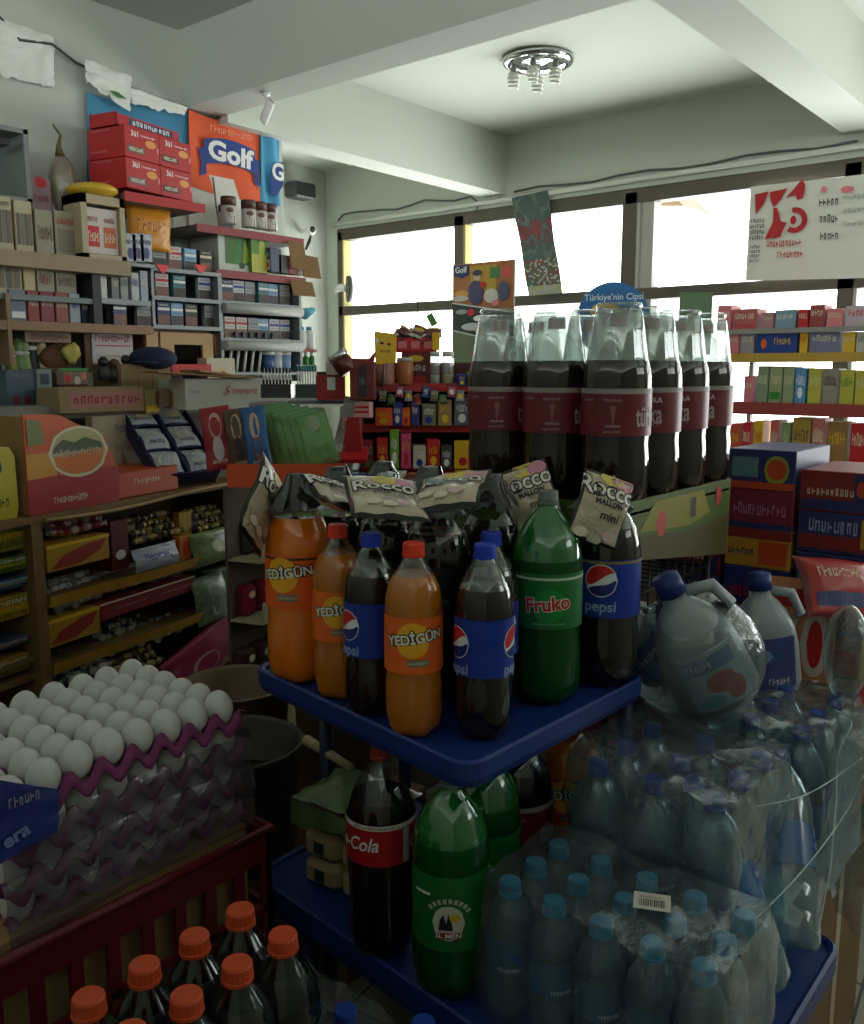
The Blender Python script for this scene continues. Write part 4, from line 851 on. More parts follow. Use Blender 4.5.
xrow('low', [(730, 741, 38, col((200, 80, 50)), 'orange-red bottle-shaped packet', [S(1, YEL)]), (743, 752, 40, RED, 'red sachet', [S(2)]), (754, 764, 42, YEL, 'yellow and red sachet', [S(3, RED)]), (771, 780, 44, col((190, 90, 80)), 'pale red packet', [S(4)]), (783, 791, 42, col((120, 150, 90)), 'green packet', [S(5)]), (793, 812, 48, col((170, 140, 60)), 'mustard packet', [S(6, BROWN)]), (813, 826, 48, col((190, 110, 100)), 'salmon packet', [S(7)]), (828, 850, 46, col((150, 110, 60)), 'brown packet with letters', [S(8, YEL)]), (852, 870, 46, RED, 'red packet at the frame side', [S(9)])],
    'packets on the lowest window shelf', 'on the lowest window shelf')

# ------------------------------------------------------------------ papers, posters and signs by the window
XP = XW-.012
def xpanel(x, pts):  # pixel corners on the plane x=const
    return [onx(a, b, x) for a, b in pts]
A, B_, C_, D_ = xpanel(XP, ((751, 187), (872, 174), (872, 278), (746, 281)))
def fp(u, v): q = D_.lerp(C_, u).lerp(A.lerp(B_, u), v); q.x -= .004+.010*abs(noise.noise(Vector((u*4, v*3, 3)))); return q
t = thing('paper_poster', 'wrinkled white paper poster with red and black print on the window', 'poster', (0, 0, 0))
MB().grid(20, 12, fp, M((214, 214, 204), .8, 0, .05, 6, .1)).build('paper', t)
w_ = (A-B_).length; h_ = (A-D_).length
def mpp(u, v, l):  q = D_.lerp(C_, u/w_).lerp(A.lerp(B_, u/w_), v/h_); return (q.x-.016-l, q.y, q.z)
def px2(a, b): return ((a-749)/123*w_, (283-b)/100*h_)
RP = M((176, 40, 44), .8); KP = M((44, 48, 46), .8); s = MB(); pr = []
for pl in ([(755, 192), (770, 190), (765, 203), (757, 213)], [(771, 191), (790, 189), (783, 200), (776, 207), (772, 200)], [(788, 199), (805, 181), (808, 188), (806, 200), (800, 202), (798, 196)]):
    pr.append(('p', [px2(*q) for q in pl][::-1], RP))
cx, cy = px2(798, 222)
for k in range(20):
    a0, a1 = -2.2+k*.2, -2.2+(k+1)*.2; r0 = .058; r1 = .034; pr.append(('p', [(cx+r0*math.cos(a0), cy+r0*math.sin(a0)), (cx+r0*math.cos(a1), cy+r0*math.sin(a1)), (cx+r1*math.cos(a1), cy+r1*math.sin(a1)), (cx+r1*math.cos(a0), cy+r1*math.sin(a0))], RP))
pr += [('e', cx-.005, cy, .014, .02, RP), ('p', [px2(*q) for q in ((768, 240), (776, 238), (784, 222), (780, 208), (776, 208), (776, 222))], RP), ('p', [px2(*q) for q in ((776, 240), (784, 238), (790, 224), (784, 222))], RP)]
def sc(x0, y0, x1, y1, c, n, sd): a = px2(x0, y1); b = px2(x1, y0); return ('scrib', a[0], a[1], b[0], b[1], c, n, sd)
pr += [sc(770, 240, 806, 250, RP, 7, 2), sc(781, 251, 808, 262, RED, 5, 3)]
for k in range(4): pr.append(sc(752, 217+k*6, 767, 222+k*6, KP, 4, k+5)); pr.append(sc(753, 245+k*5, 764, 249+k*5, KP, 3, k+9))
for k in range(3): pr.append(sc(822+k*1, 200+k*17, 842, 212+k*17, KP, 3, k+20)); pr.append(sc(846, 200+k*13, 868, 207+k*13, GREY, 6, k+24))
pr += [('e', *px2(827, 194), .014, .014, PINK), ('e', *px2(850, 196), .03, .014, PINK)]
s.prints(pr, mpp, .0005, .0001); s.build('printing', t)
# hanging film strip poster
A, B_, C_, D_ = xpanel(XP-.03, ((512, 198), (547, 190), (562, 293), (529, 296)))
t = thing('hanging_banner', 'dark green hanging strip banner with a food picture in front of the window', 'banner', (0, 0, 0))
def fb(u, v): q = D_.lerp(C_, u).lerp(A.lerp(B_, u), v); q.x -= .006*math.sin(v*9)*math.cos(u*3); return q
pal = [M(c, .5, 0, .2, 20) for c in ((66, 84, 78), (90, 62, 70), (84, 104, 96), (120, 50, 56), (70, 90, 60), (160, 160, 150), (60, 74, 72), (170, 160, 50), (50, 90, 110))]
def cb(u, v):
    n = noise.noise(Vector((u*3+2, v*5, 1))); n2 = noise.noise(Vector((u*9, v*26, 5)))
    if v < .1: return pal[5] if n2 > -.2 else pal[7]
    if v < .36: return pal[4] if n2 > .15 else (pal[3] if n2 > -.05 else (pal[5] if n2 > -.25 else pal[0]))
    if .50 < v < .75 and n > .02: return pal[3]
    if .5 < v < .8 and n < -.25: return pal[1]
    return pal[0] if n > -.1 else (pal[2] if n > -.3 else pal[6])
m = MB(); m.grid(18, 54, fb, pal[0], mfun=cb); m.grid(18, 54, lambda u, v: tuple(Vector(fb(u, v))+Vector((.004, 0, 0))), pal[0]); m.build('cloth', t)
# tall promo board left of the upturned glasses
PX = 3.75
A, B_, C_, D_ = xpanel(PX, ((453, 265), (514, 264), (510, 420), (446, 420)))
t = thing('promo_board', 'tall printed ice cream promo board with an orange top panel', 'board', (0, 0, 0))
wB = (A-B_).length; y0 = B_.y; hB = A.z-D_.z; zb = D_.z
MB().box(PX, PX+.012, A.y-wB, A.y, zb, A.z, M((70, 84, 70), .5)).build('panel', t)
MB().box(PX+.012, PX+.04, A.y-wB*.6, A.y-wB*.4, 0, zb+.3, GREY).build('leg', t); MB().box(PX-.1, PX+.15, A.y-wB*.8, A.y-wB*.2, 0, .02, GREY).build('foot', t)
mb = lambda u, v, l: (PX-l, A.y-u*wB, A.z-v*(.385/1)*1.0)
# v counts down from the top in units where the top picture is 0..1
def mb(u, v, l): return (PX-l, A.y-u*wB, A.z-v*wB*.63)
O1, Y1, D1, G1, B1_ = M((160, 96, 50)), M((176, 140, 44)), M((36, 42, 44)), M((96, 106, 78)), M((30, 44, 96))
s = MB(); s.prints([('p', [(0, 0), (1, 0), (1, 1.05), (0, .80)], O1), ('p', [(.3, .06), (.72, .06), (.72, .6), (.3, .6)], Y1), ('p', [(.02, .02), (.28, .02), (.28, .24), (.16, .30), (.02, .24)], B1_),
    ('p', [(.62, .12), (.78, .12), (.78, .34), (.62, .34)], M((60, 120, 60))), ('p', [(.80, .12), (.95, .12), (.95, .34), (.80, .34)], M((200, 80, 70))),
    ('p', [(.0, .81), (1, 1.07), (1, 1.7), (0, 1.38)], D1), ('p', [(0, 1.39), (1, 1.71), (1, 2.3), (0, 2.3)], G1), ('p', [(0, .79), (1, 1.04), (1, 1.07), (0, .82)], M((200, 200, 190))), ('p', [(0, 1.37), (1, 1.69), (1, 1.72), (0, 1.40)], M((190, 190, 180)))], mb, .0006, .0004)
def el(cx, cy, rx, ry, c, l): s.add([mb(cx+rx*math.cos(k*PI/10), cy+ry*math.sin(k*PI/10), l) for k in range(20)], [tuple(range(20))], c)
el(.42, .30, .06, .09, M((190, 160, 140)), .006); el(.42, .21, .08, .06, M((40, 44, 70)), .0065); el(.40, .62, .13, .26, M((60, 54, 96)), .006); el(.85, .62, .10, .20, M((70, 74, 100)), .006); el(.65, .70, .12, .15, M((200, 194, 184)), .006); el(.52, .46, .05, .06, RED, .007); el(.72, .85, .06, .06, PINK, .007); el(.16, .62, .12, .07, M((210, 150, 70)), .006); el(.14, .72, .14, .06, M((190, 186, 178)), .0063)
el(.5, 1.15, .14, .07, WHITE, .006); el(.34, 1.32, .18, .08, M((180, 186, 190)), .0062); el(.62, 1.42, .2, .07, M((170, 176, 180)), .0061); el(.48, 1.40, .08, .08, YEL, .0068); el(.32, 1.02, .06, .07, RED, .006); el(.16, 1.0, .1, .05, M((150, 154, 150)), .006)
el(.6, 1.9, .3, .05, M((180, 90, 80)), .006); el(.4, 2.02, .25, .06, M((90, 120, 80)), .006)
vs, fs = text_geo('Golf', .02); s.add([mb(.15+x*.11, .13-y*.17, .008) for x, y, _ in vs], fs, WHITE); s.build('printed_front', t)
# round blue sign over the glasses
PX2 = 2.95
c = onx(613, 320, PX2); r = 37/900*PX2/ray(613, 320)[0]
t = thing('round_sign', 'round blue snack sign standing behind the upturned glasses', 'sign', c, (0, 0, YAW-PI/2))
MB().lathe([(-.004, r), (.004, r)], M((20, 104, 170), .4, 0, .1, 8), 48, mtx=Euler((PI/2, 0, 0)).to_matrix().to_4x4(), smooth=False).build('disc', t)
MB().prints([('t', "Türkiye'nin Cipsi", -.0, r*.60, .031, M((205, 225, 232)), .03, .0004), ('e', -.03, r*.22, .055, .03, YEL), ('e', -.03, r*.18, .04, .02, M((20, 104, 170))), ('scrib', -.05, r*.18, .07, r*.34, CREAM, 4, 2)], flat(-.0045)and(lambda u, z, l: (u, -.0045-l, z)), .0004).build('lettering', t)
MB().tube([(0, .006, -r*.2), (0, .006, -c.z+.62)], .012, GREY).build('pole', t)
P = onx(696, 306, PX2); t = thing('green_card', 'small plain green card standing behind the far glasses', 'card', P, (0, 0, YAW-PI/2)); MB().box(-.055, .055, 0, .006, -.16, .045, M((100, 128, 96), .6)).build('card_panel', t); MB().tube([(0, .01, -.1), (0, .01, -P.z+.62)], .01, GREY).build('pole', t)
plain_carton('low dark cabinet carrying the round blue sign', 2.7, 3.2, .95, 1.75, 0, .62, M((70, 66, 60), .7), 'cabinet', 'low_cabinet')

# ================================================================== SWEETS, TOYS AND SMALL GOODS IN THE MIDDLE
FA = YAW-PI/2
def at(px0, y0, px1, y1, d):
    P = ond((px0+px1)/2, y1, d); k = d/900; return P, (px1-px0)*k, (y1-y0)*k
def gbox(name, label, cat, rect, d, dep, colr, prints=None, rot=0, side=None, lid=None, **k):
    P, w, h = at(*rect, d); return pbox(name, label, cat, P.x, P.y, P.z, w, dep, h, colr, prints, side, FA+rot, None, lid, **k)
TBL = .93
t = thing('counter_table', 'grey counter behind the bottle stand carrying the sweets racks', 'counter', (0, 0, 0))
MB().box(1.84, 3.1, 1.72, 2.25, TBL-.04, TBL, M((120, 116, 104), .6)).build('worktop', t); MB().box(1.87, 3.06, 1.76, 2.21, 0, TBL-.04, M((96, 92, 84), .7)).build('base_cabinet', t)
D0 = 2.75
def zt(py, d): return ond(400, py, d).z
# red tiered rack, turned to the aisle
P0 = ond(425, 470, D0+.06); t = thing('sweets_rack', 'red tiered sweets rack full of small colourful packs', 'rack', (P0.x, P0.y, 0), (0, 0, FA)); RR = M((150, 28, 34), .45)
for py in (470, 427, 386): MB().box(-.20, .17, 0, .22, zt(py, D0)-.016, zt(py, D0)-.002, RR).build('tray', t); MB().box(-.20, .17, -.006, 0, zt(py, D0)-.018, zt(py, D0)+.008, M((176, 40, 44), .4)).build('tray_lip', t)
for x in (-.20, -.055, .165): MB().box(x, x+.008, .0, .22, TBL, zt(362, D0), M((120, 30, 36), .45)).build('divider', t)
MB().box(-.20, .173, .22, .226, TBL, zt(362, D0), M((86, 40, 40), .6)).build('back_panel', t)
small = [((375, 408, 392, 426), ORG, 'orange sachet pack', 'sachet'), ((393, 402, 402, 426), col((40, 50, 140)), 'slim blue pack', 'pack'), ((402, 408, 410, 426), ORG, 'small orange pack beside the slim blue one', 'pack'), ((411, 402, 419, 426), col((70, 60, 130)), 'violet slim pack', 'pack'),
 ((377, 438, 388, 469), RED, 'leaning red lolly pack', 'pack'), ((390, 430, 399, 469), col((120, 170, 40)), 'lime green pack', 'pack'), ((401, 434, 411, 469), col((200, 70, 120)), 'pink pack', 'pack'), ((413, 446, 426, 469), col((200, 195, 175)), 'cream tag box', 'box'), ((427, 440, 440, 469), RED, 'red sweets box', 'box'), ((441, 446, 452, 469), col((60, 70, 60)), 'dark sweets box', 'box'), ((454, 442, 472, 469), YEL, 'yellow and red sweets box', 'box'),
 ((422, 404, 436, 426), col((120, 120, 96)), 'grey-green toy packet', 'packet'), ((438, 400, 452, 426), col((150, 120, 80)), 'brown toy packet', 'packet'), ((454, 398, 470, 426), col((80, 100, 110)), 'blue-grey toy packet', 'packet'),
 ((431, 352, 441, 385), None, 'clear jar with a pale lid, left of two', 'jar'), ((443, 352, 455, 385), None, 'clear jar with a pale lid, right of two', 'jar'), ((458, 374, 466, 386), BLUE, 'small blue box beside the clear jars', 'box'), ((468, 372, 476, 386), GRN, 'small green box by the promo board', 'box'),
 ((376, 356, 396, 385), 'tub', 'pink tinted clear tub with a white lid', 'tub'), ((397, 358, 414, 385), 'tub2', 'orange-brown clear tub with a white lid', 'tub')]
for i, (rc, c, lab, cat) in enumerate(small):
    P, w, h = at(*rc, D0)
    if cat == 'jar' or cat == 'tub':
        t = thing('clear_jar' if cat == 'jar' else 'sweets_tub', lab+' on the red sweets rack', cat, P+Vector((0.02, 0.02, 0)), (0, 0, FA)); r = w/2
        sh = clear((220, 226, 224), .1, .95, .1, .22) if cat == 'jar' else M((190, 130, 120) if c == 'tub' else (176, 100, 60), .3, 0, .3, 40)
        MB().lathe([(0, r*.9), (.005, r), (h*.82, r), (h*.88, r*.85)], sh, 24).build('jar_body', t); MB().lathe([(h*.86, r*.95), (h*1.0, r*.95), (h*1.01, 0)], M((205, 205, 196), .5), 24).build('lid', t)
        if cat == 'jar': MB().lathe([(.004, r*.85), (h*.3, r*.85), (h*.31, 0)], YEL if 'right' in lab else WHITE, 16).build('contents', t)
    else:
        nm = {'sachet': 'sweets_sachet', 'pack': 'sweets_pack', 'box': 'sweets_box', 'packet': 'toy_packet'}[cat]
        gbox(nm, lab+(' on the bottom tier' if rc[3] == 469 else ' on the middle tier' if rc[3] == 426 else ''), cat, rc, D0, .05 if cat != 'box' else .08, c, [('scrib', -.7, .5, .7, .8, WHITE if i % 2 else YEL, 3, i), ('e', 0, .28, .5, .16, (YEL, WHITE, RED, BLUE)[i % 4])], R.uniform(-.15, .15))
# tray of sweets bags on top, with the yellow smiling board
gbox('counter_box', 'red tray box stacked with striped sweets bags above the rack', 'box', (394, 338, 437, 352), D0+.05, .12, RED, [('r', -.8, .25, -.4, .75, PINK), ('r', -.2, .25, .2, .75, PINK), ('r', .4, .25, .8, .75, PINK)])
t = thing('rack_column', 'dark red column with small price windows carrying the striped bags', 'column', ond(416, 386, D0+.07), (0, 0, FA)); hcol = 34/900*D0
MB().box(-.045, .045, 0, .12, 0, hcol, M((110, 30, 36), .5)).build('body', t); MB().prints([('r', -.03, .01, .03, .03, RED), ('scrib', -.03, .045, .03, .07, WHITE, 4, 5), ('e', 0, .085, .025, .01, YEL)], flat(0), .001).build('price_window', t)
for i in range(9):
    P = ond(397+i*4.6, 338-(i % 3)*3, D0+.06+.01*(i % 2)); bag('sweets_bag', 'black and white striped sweets bag on the red tray box', 'sweets bag', P, (math.radians(-50), math.radians(R.uniform(-40, 40)), FA), .05, .045, .02, (M((40, 42, 44), .3), M((180, 180, 170), .3), M((110, 60, 60), .3))[i % 3], [('r', -.02, -.004, .02, .004, (WHITE, RED, YEL)[i % 3])], 'striped sweets bags heaped on the tray box', seed=i)
gbox('yellow_box', 'yellow box end left of the black ribbon pack', 'box', (432, 333, 440, 350), D0+.02, .05, YEL)
P, w, h = at(372, 332, 396, 362, D0-.05); t = thing('smiley_board', 'tilted yellow board with a printed smiling face', 'board', P, (math.radians(-8), math.radians(4), FA)); b = MB().prism([(-w/2, h), (w/2*.9, h*.96), (w/2, 0), (-w/2*.7, -.01)], 0, .006, YEL); b.build('panel', t)
s = MB().prints([('e', -w*.14, h*.62, .006, .004, BLACK), ('e', w*.16, h*.6, .006, .004, BLACK), ('scrib', -w*.2, h*.3, w*.25, h*.42, BLACK, 5, 2), ('e', -w*.35, h*.7, .006, .006, WHITE)], flat(0), .0006); s.build('printed_face', t); MB().tube([(0, .01, h*.3), (0, .03, -.07)], .004, GREY).build('stick', t)
P = ond(418, 300, D0+.1); t = thing('wire_mast', 'thin wire mast with a green tag above the sweets bags', 'mast', P, (0, 0, FA)); MB().tube([(0, 0, 0), (0, 0, TBL-P.z)], .0018, BLACK, 6).build('wire', t); MB().box(-.002, .02, -.002, 0, -.095, -.055, M((90, 140, 60)), mtx=Euler((0, -.5, 0)).to_matrix().to_4x4()).build('tag', t)
# left of it: open dark-red box, metal-lidded jar, stand with striped boxes
gbox('flap_box', 'dark red open box with dark sweets showing in its front', 'box', (350, 362, 375, 400), D0-.1, .08, M((110, 36, 34), .5), [('r', -.35, .08, .35, .9, M((40, 36, 34))), ('scrib', -.25, .2, .25, .8, GREY, 3, 4)])
P = ond(352, 398, D0-.14); t = thing('box_flap', 'raised dark red flap of the open sweets box', 'flap', ond(362, 362, D0-.1), (0, 0, FA)); MB().prism([(-.035, 0), (.035, 0), (.043, .035), (.02, .01), (-.03, .01)], 0, .003, M((130, 34, 34), .5)).build('flap_panel', t)
P = ond(349, 372, D0-.1); t = thing('metal_lid_jar', 'jar with a shiny metal lid tipped beside the dark red box', 'jar', P, (0, math.radians(-35), FA)); MB().lathe([(0, .026), (.004, .03), (.04, .03), (.048, .026)], M((90, 30, 30), .3), 20).build('jar_body', t); MB().lathe([(.046, .031), (.066, .031), (.068, 0)], M((190, 190, 186), .2, .8), 24, rmod=lambda a, z: 1+.02*math.cos(16*a)).build('lid', t)
rs = gbox('striped_box', 'small pink striped box tilted on the red folding stand', 'box', (344, 418, 361, 430), D0-.12, .04, M((200, 150, 150), .5), [('r', -.9, .3, .9, .45, RED), ('r', -.9, .6, .9, .75, RED)], .3)
gbox('striped_box', 'upper pink striped box behind the tilted one', 'box', (354, 402, 370, 418), D0-.1, .04, M((200, 150, 150), .5), [('r', -.9, .3, .9, .45, RED), ('r', -.9, .6, .9, .75, RED)], -.2)
t = thing('folding_stand', 'red cardboard folding stand with a slanted front tray', 'stand', ond(352, 452, D0-.14), (0, 0, FA)); MB().prism([(-.03, 0), (.03, 0), (.022, .10), (-.012, .10)], 0, .03, M((160, 26, 34), .5)).build('stem', t); MB().box(-.05, .045, -.05, .03, -.012, .0, RED, mtx=Euler((.35, 0, 0)).to_matrix().to_4x4()).build('slanted_tray', t); MB().box(-.045, -.02, -.0, .05, TBL-ond(352, 452, D0-.14).z, .02, M((190, 190, 180))).build('leg', t)
t = thing('cardboard_sheet', 'white curved cardboard sheet leaning behind the red folding stand', 'panel', ond(338, 470, D0-.05), (0, math.radians(14), FA)); MB().grid(10, 10, lambda u, v: (-.03+.07*u, .015*math.sin(PI*u), .22*v), M((170, 172, 166), .5)).grid(10, 10, lambda u, v: (.04-.07*u, .004+.015*math.sin(PI*u), .22*v), M((170, 172, 166), .5)).build('panel', t)
gbox('side_box', 'red display box with a white card tucked behind the hanging bags', 'box', (318, 375, 345, 400), D0-.05, .06, M((150, 30, 34), .5), [('r', -.3, .4, .3, .9, WHITE)], .2)
gbox('clear_pack', 'orange and white pack on the red display box', 'pack', (326, 362, 346, 375), D0-.03, .06, M((200, 190, 180)), [('e', .4, .5, .35, .35, ORG)])
gbox('plush_box', 'dark green pack near the corner window', 'pack', (317, 372, 328, 398), D0+.02, .05, M((40, 70, 46), .8))
# hanging cards in the orange-red box
bx = [((206, 406, 232, 470), M((150, 24, 40), .35), 'red sweets pouch with a pale figure', 'e'), ((229, 408, 250, 470), M((84, 60, 50), .35), 'brown sweets pouch with a dark figure', 'e'), ((247, 406, 268, 470), M((36, 90, 150), .35), 'blue sweets pouch with a brown figure', 'e')]
D1_ = 2.35
for i, (rc, m_, lab, k) in enumerate(bx):
    P, w, h = at(*rc, D1_-.02*i); P = P+Vector((0, 0, h/2)); bag('sweets_pouch', lab+' in the orange tray', 'pouch', P, (math.radians(-14), math.radians(-8), FA+.1), w*1.15, h, .03, m_, [('e', 0, .03, w*.25, .035, M((190, 160, 140))), ('e', .0, -.03, w*.22, .03, (M((200, 190, 190)), M((40, 34, 34)), M((110, 70, 50)))[i]), ('scrib', -w*.3, -.07, w*.3, -.055, CREAM, 5, i)], edge=m_, seed=i)
for i in range(6):
    P, w, h = at(262+i*8, 404+i*1.5, 294+i*8, 466, D1_+.07-.028*i); P = P+Vector((0, 0, h/2)); gm_ = M((112, 160, 96), .35, 0, .25, 20)
    bag('green_pouch', 'green sweets pouch in the leaning row at the end of the orange tray' if i < 5 else 'front green sweets pouch with a brown hand-like picture', 'pouch', P, (math.radians(-10), math.radians(-16), FA+.15), w, h, .012, gm_, [('p', [(0.0, -.06), (.03, -.06), (.012, .02), (.004, .02)], M((150, 90, 60))), ('e', .0, .04, .02, .02, M((150, 170, 140)))], 'green pouches in a leaning row' if i < 5 else None, edge=M((90, 140, 90), .35), seed=2)
P, w, h = at(228, 464, 345, 487, D1_-.1); t = thing('orange_tray', 'bright orange cardboard tray holding the row of sweets pouches', 'tray', P, (0, 0, FA+.06)); OT = M((222, 84, 40), .6)
MB().box(-w/2, w/2, 0, .004, 0, h, OT).build('front_panel', t); MB().box(-w/2, w/2, .004, .16, 0, .004, OT).build('base', t); MB().box(-w/2, -w/2+.004, .004, .16, 0, h*.9, OT).build('side_panel', t)
t = thing('sweets_cone', 'pink tied sweets cone bag hanging beside the green pouches', 'sweets bag', ond(318, 450, 2.7), (0, math.radians(-28), FA)); MB().lathe([(-.09, .004), (-.05, .03), (0, .036), (.04, .02), (.06, .006), (.09, .02)], M((150, 90, 100), .25, 0, .4, 30), 18).build('bag_body', t)
# pen jars in the back: toothbrush-like upright sticks
t0 = thing('pen_stand', 'clear stand crowded with teal-capped pens', 'pen stand', ond(306, 398, 3.0), (0, 0, FA)); MB().box(-.035, .035, 0, .07, 0, .045, M((70, 74, 76), .3)).build('cup', t0)
for i in range(8):
    x = -.03+i*.0086; MB().tube([(x, .03, .004), (x, .03, .11)], .0032, WHITE, 6).build('pen', t0); MB().tube([(x, .03, .088), (x, .03, .106)], .0042, TEAL, 6).build('pen_cap', t0)
t0 = thing('pen_stand', 'clear stand of dark pens with white clips left of the teal pens', 'pen stand', ond(276, 398, 3.0), (0, 0, FA)); MB().box(-.05, .05, 0, .07, 0, .045, M((50, 54, 56), .3)).build('cup', t0)
for i in range(9):
    x = -.045+i*.0112; MB().tube([(x, .03, .004), (x, .03, .10)], .004, BLACK, 6).build('pen', t0); MB().tube([(x, .026, .06), (x, .026, .082)], .0045, WHITE, 6).build('pen_clip', t0)

# extra low shelf of goods left of the red rack
P0 = ond(332, 470, D0+.02); t = thing('goods_shelf', 'grey two-board shelf left of the red sweets rack', 'shelf', (P0.x, P0.y, 0), (0, 0, FA))
for py in (400, 470): MB().box(-.13, .08, 0, .2, zt(py, D0)-.012, zt(py, D0)-.001, GREY).build('shelf_board', t)
for x in (-.13, .07): MB().box(x, x+.01, .16, .2, TBL, zt(400, D0), GREY).build('upright', t)
MB().box(-.25, -.13, 0, .2, zt(400, 3.0)-.012, zt(400, 3.0)-.001, GREY).build('side_board', t)
ex = [((296, 448, 308, 470), (120, 40, 50), 'maroon sweets box', .0), ((309, 440, 319, 470), (180, 150, 60), 'mustard sweets box', .0), ((320, 452, 334, 470), (60, 110, 130), 'blue-green sweets box', .0), ((300, 424, 316, 446), (150, 60, 80), 'rose sweets pouch box', .03), ((322, 428, 333, 450), (190, 190, 180), 'white sweets box', .05), ((362, 440, 374, 470), (150, 30, 60), 'crimson pack', 0.02),
 ((352, 474, 366, 490), (40, 90, 160), 'blue wrapped pack', -.1), ((370, 474, 384, 492), (160, 50, 50), 'dull red pack', -.1), ((388, 472, 402, 490), (200, 190, 170), 'cream pack', -.1), ((406, 474, 420, 492), (150, 90, 60), 'tan pack', -.1), ((424, 472, 438, 490), (110, 30, 40), 'wine-red pack', -.1), ((442, 474, 456, 490), (190, 60, 40), 'scarlet pack', -.1), ((458, 472, 474, 490), (210, 170, 50), 'golden pack', -.1)]
for i, (rc, c_, lab, dd) in enumerate(ex):
    gbox('sweets_box', lab+(' on the grey shelf left of the red rack' if rc[3] <= 470 else ' on the counter in front of the red rack'), 'box', rc, D0+dd, .05, col(c_), [('scrib', -.8, .5, .8, .8, (WHITE, YEL, CREAM)[i % 3], 3, i+40), ('e', 0, .25, .45, .15, (RED, GRN, BLUE, ORG)[i % 4])], R.uniform(-.3, .3))
for i in range(12):      # toys and sachets hung from the rack edge
    px = 374+i*8.6; py = 392+(i % 3)*4; P = ond(px, py, D0-.01); bag('hanging_sachet', '%s sachet hanging from the upper edge of the red rack' % ('blue', 'grey', 'green', 'pink', 'silver', 'brown')[i % 6], 'sachet', P, (math.radians(-6), R.uniform(-.2, .2), FA), .026, .036, .01, M(((50, 80, 150), (120, 124, 120), (60, 120, 70), (190, 100, 120), (150, 154, 156), (110, 80, 60))[i % 6], .35, 0, .3, 60), [('e', 0, 0, .008, .008, (WHITE, YEL, RED)[i % 3])], 'sachets on the red rack edge', seed=i)
# ================================================================== THE WALL OF CIGARETTES AND SMALL GOODS (left)
def cb(name, label, cat, px, py, y, w, d, h, rot, colr, prints=None, group=None, side=None, **k):
    P = ony(px, py, y); c = P+Vector((math.cos(rot), math.sin(rot), 0))*(w/2)
    return pbox(name, label, cat, c.x, c.y, c.z, w, d, h, colr, prints, side, rot, group, **k)
def shelf(label, pL, pR, py, y, dep, th, mat, lip=None, nm='wall_shelf', name='board'):
    a = ony(pL, py, y); b_ = ony(pR, py, y); z = (ony(pL, py, y).z)
    t = thing(nm, label, 'shelf', (a.x, y, z)); MB().box(0, b_.x-a.x, 0, dep, -th, 0, mat).build(name, t)
    if lip: MB().box(0, b_.x-a.x, -.004, 0, -th-.006, .004, lip).build('front_edge', t)
    return t, z, a.x, b_.x
yF = 2.98
NR = M((176, 30, 34), .5); ga = math.radians(12)
BP = ony(127, 187, 2.90); 
for r_ in range(2):
    for c_ in range(2):
        c = BP+Vector((math.cos(ga), math.sin(ga), 0))*(.083+.166*c_); w, h = .165, .103
        pr = [('r', -.9, .04, .9, .07, M((120, 20, 26))), ('e', .45, .68, .2, .13, M((220, 150, 70))), ('t', 'NESCAFÉ', -.25, .42, .17, M((40, 30, 30)), 0, .0, .42) , ('t', '3ü1', -.1, .78, .22, PW, 0, .0, .5), ('scrib', .05, .72, .30, .78, PW, 5, 3)]
        t = thing('coffee_carton', 'red coffee sachet carton, %s of the %s pair on the red wall shelf' % (('left', 'right')[c_], ('lower', 'upper')[r_]), 'carton', (c.x, c.y, BP.z+r_*.1045), (0, 0, ga))
        b = MB().box(-w/2, w/2, 0, .18, 0, h, NR, bev=.002)
        b.prints([('e', .040, .060, .027, .013, M((220, 150, 70))), ('r', -.072, .018, .01, .040, M((96, 90, 86)) if c_ == 0 else M((46, 30, 30))), ('t', 'NESCAFÉ', -.031, .029, .017, CREAM, 0, .0005, .95), ('t', '3ü1', -.035, .082, .026, PW, 0, .0005, 1), ('scrib', -.01, .078, .06, .085, PW, 7, 3), ('e', .072, .045, .006, .012, PINK)], lambda u, z, l: (u, -l, z), .0006)
        if c_ == 0: b.prints([('scrib', -.07, .09, .03, .1, PINK, 8, 3), ('scrib', -.07, .02, .01, .03, PINK, 8, 4)], lambda u, z, l: (-w/2-l, .095-u, z), .0006)
        b.build('body', t)
c = BP+Vector((math.cos(ga), math.sin(ga), 0))*.17
t = thing('open_carton', 'open red carton with blue packs on top of the coffee cartons', 'carton', (c.x, c.y, BP.z+.2095), (0, 0, ga)); t.scale = (.80, .9, .55)
MB().box(-.22, .16, .03, .035, 0, .07, NR).box(-.22, .16, .17, .175, 0, .09, NR).box(-.22, -.215, .03, .175, 0, .08, NR).box(.155, .16, .03, .175, 0, .05, NR).box(-.22, .16, .03, .175, 0, .003, NR).build('tray', t)
MB().prints([('r', -.15, .02, .12, .06, M((40, 44, 90))), ('scrib', -.13, .025, .1, .055, PW, 6, 7)], lambda u, z, l: (u, .03-l, z), .0005).build('front_print', t)
MB().box(-.20, .14, .04, .165, .003, .06, M((60, 50, 90)), bev=.01).build('pack_row', t)
shelf('red-edged shelf under the coffee cartons', 124, 204, 192, 2.88, .37, .022, M((110, 96, 86), .6), NR)
shelf('red-edged shelf with the dark-lidded jars', 196, 303, 224, 2.98, .27, .02, M((120, 112, 104), .6), M((140, 50, 56), .5))
shelf('second red-edged shelf under the green fruit carton', 216, 305, 270, 2.98, .27, .02, M((120, 112, 104), .6), M((140, 50, 56), .5))
t = thing('wall_board', 'white board fixed behind the jar shelf below the orange banner', 'board', ony(190, 236, YL-.02)); w_ = ony(262, 236, YL-.02).x-ony(190, 236, YL-.02).x
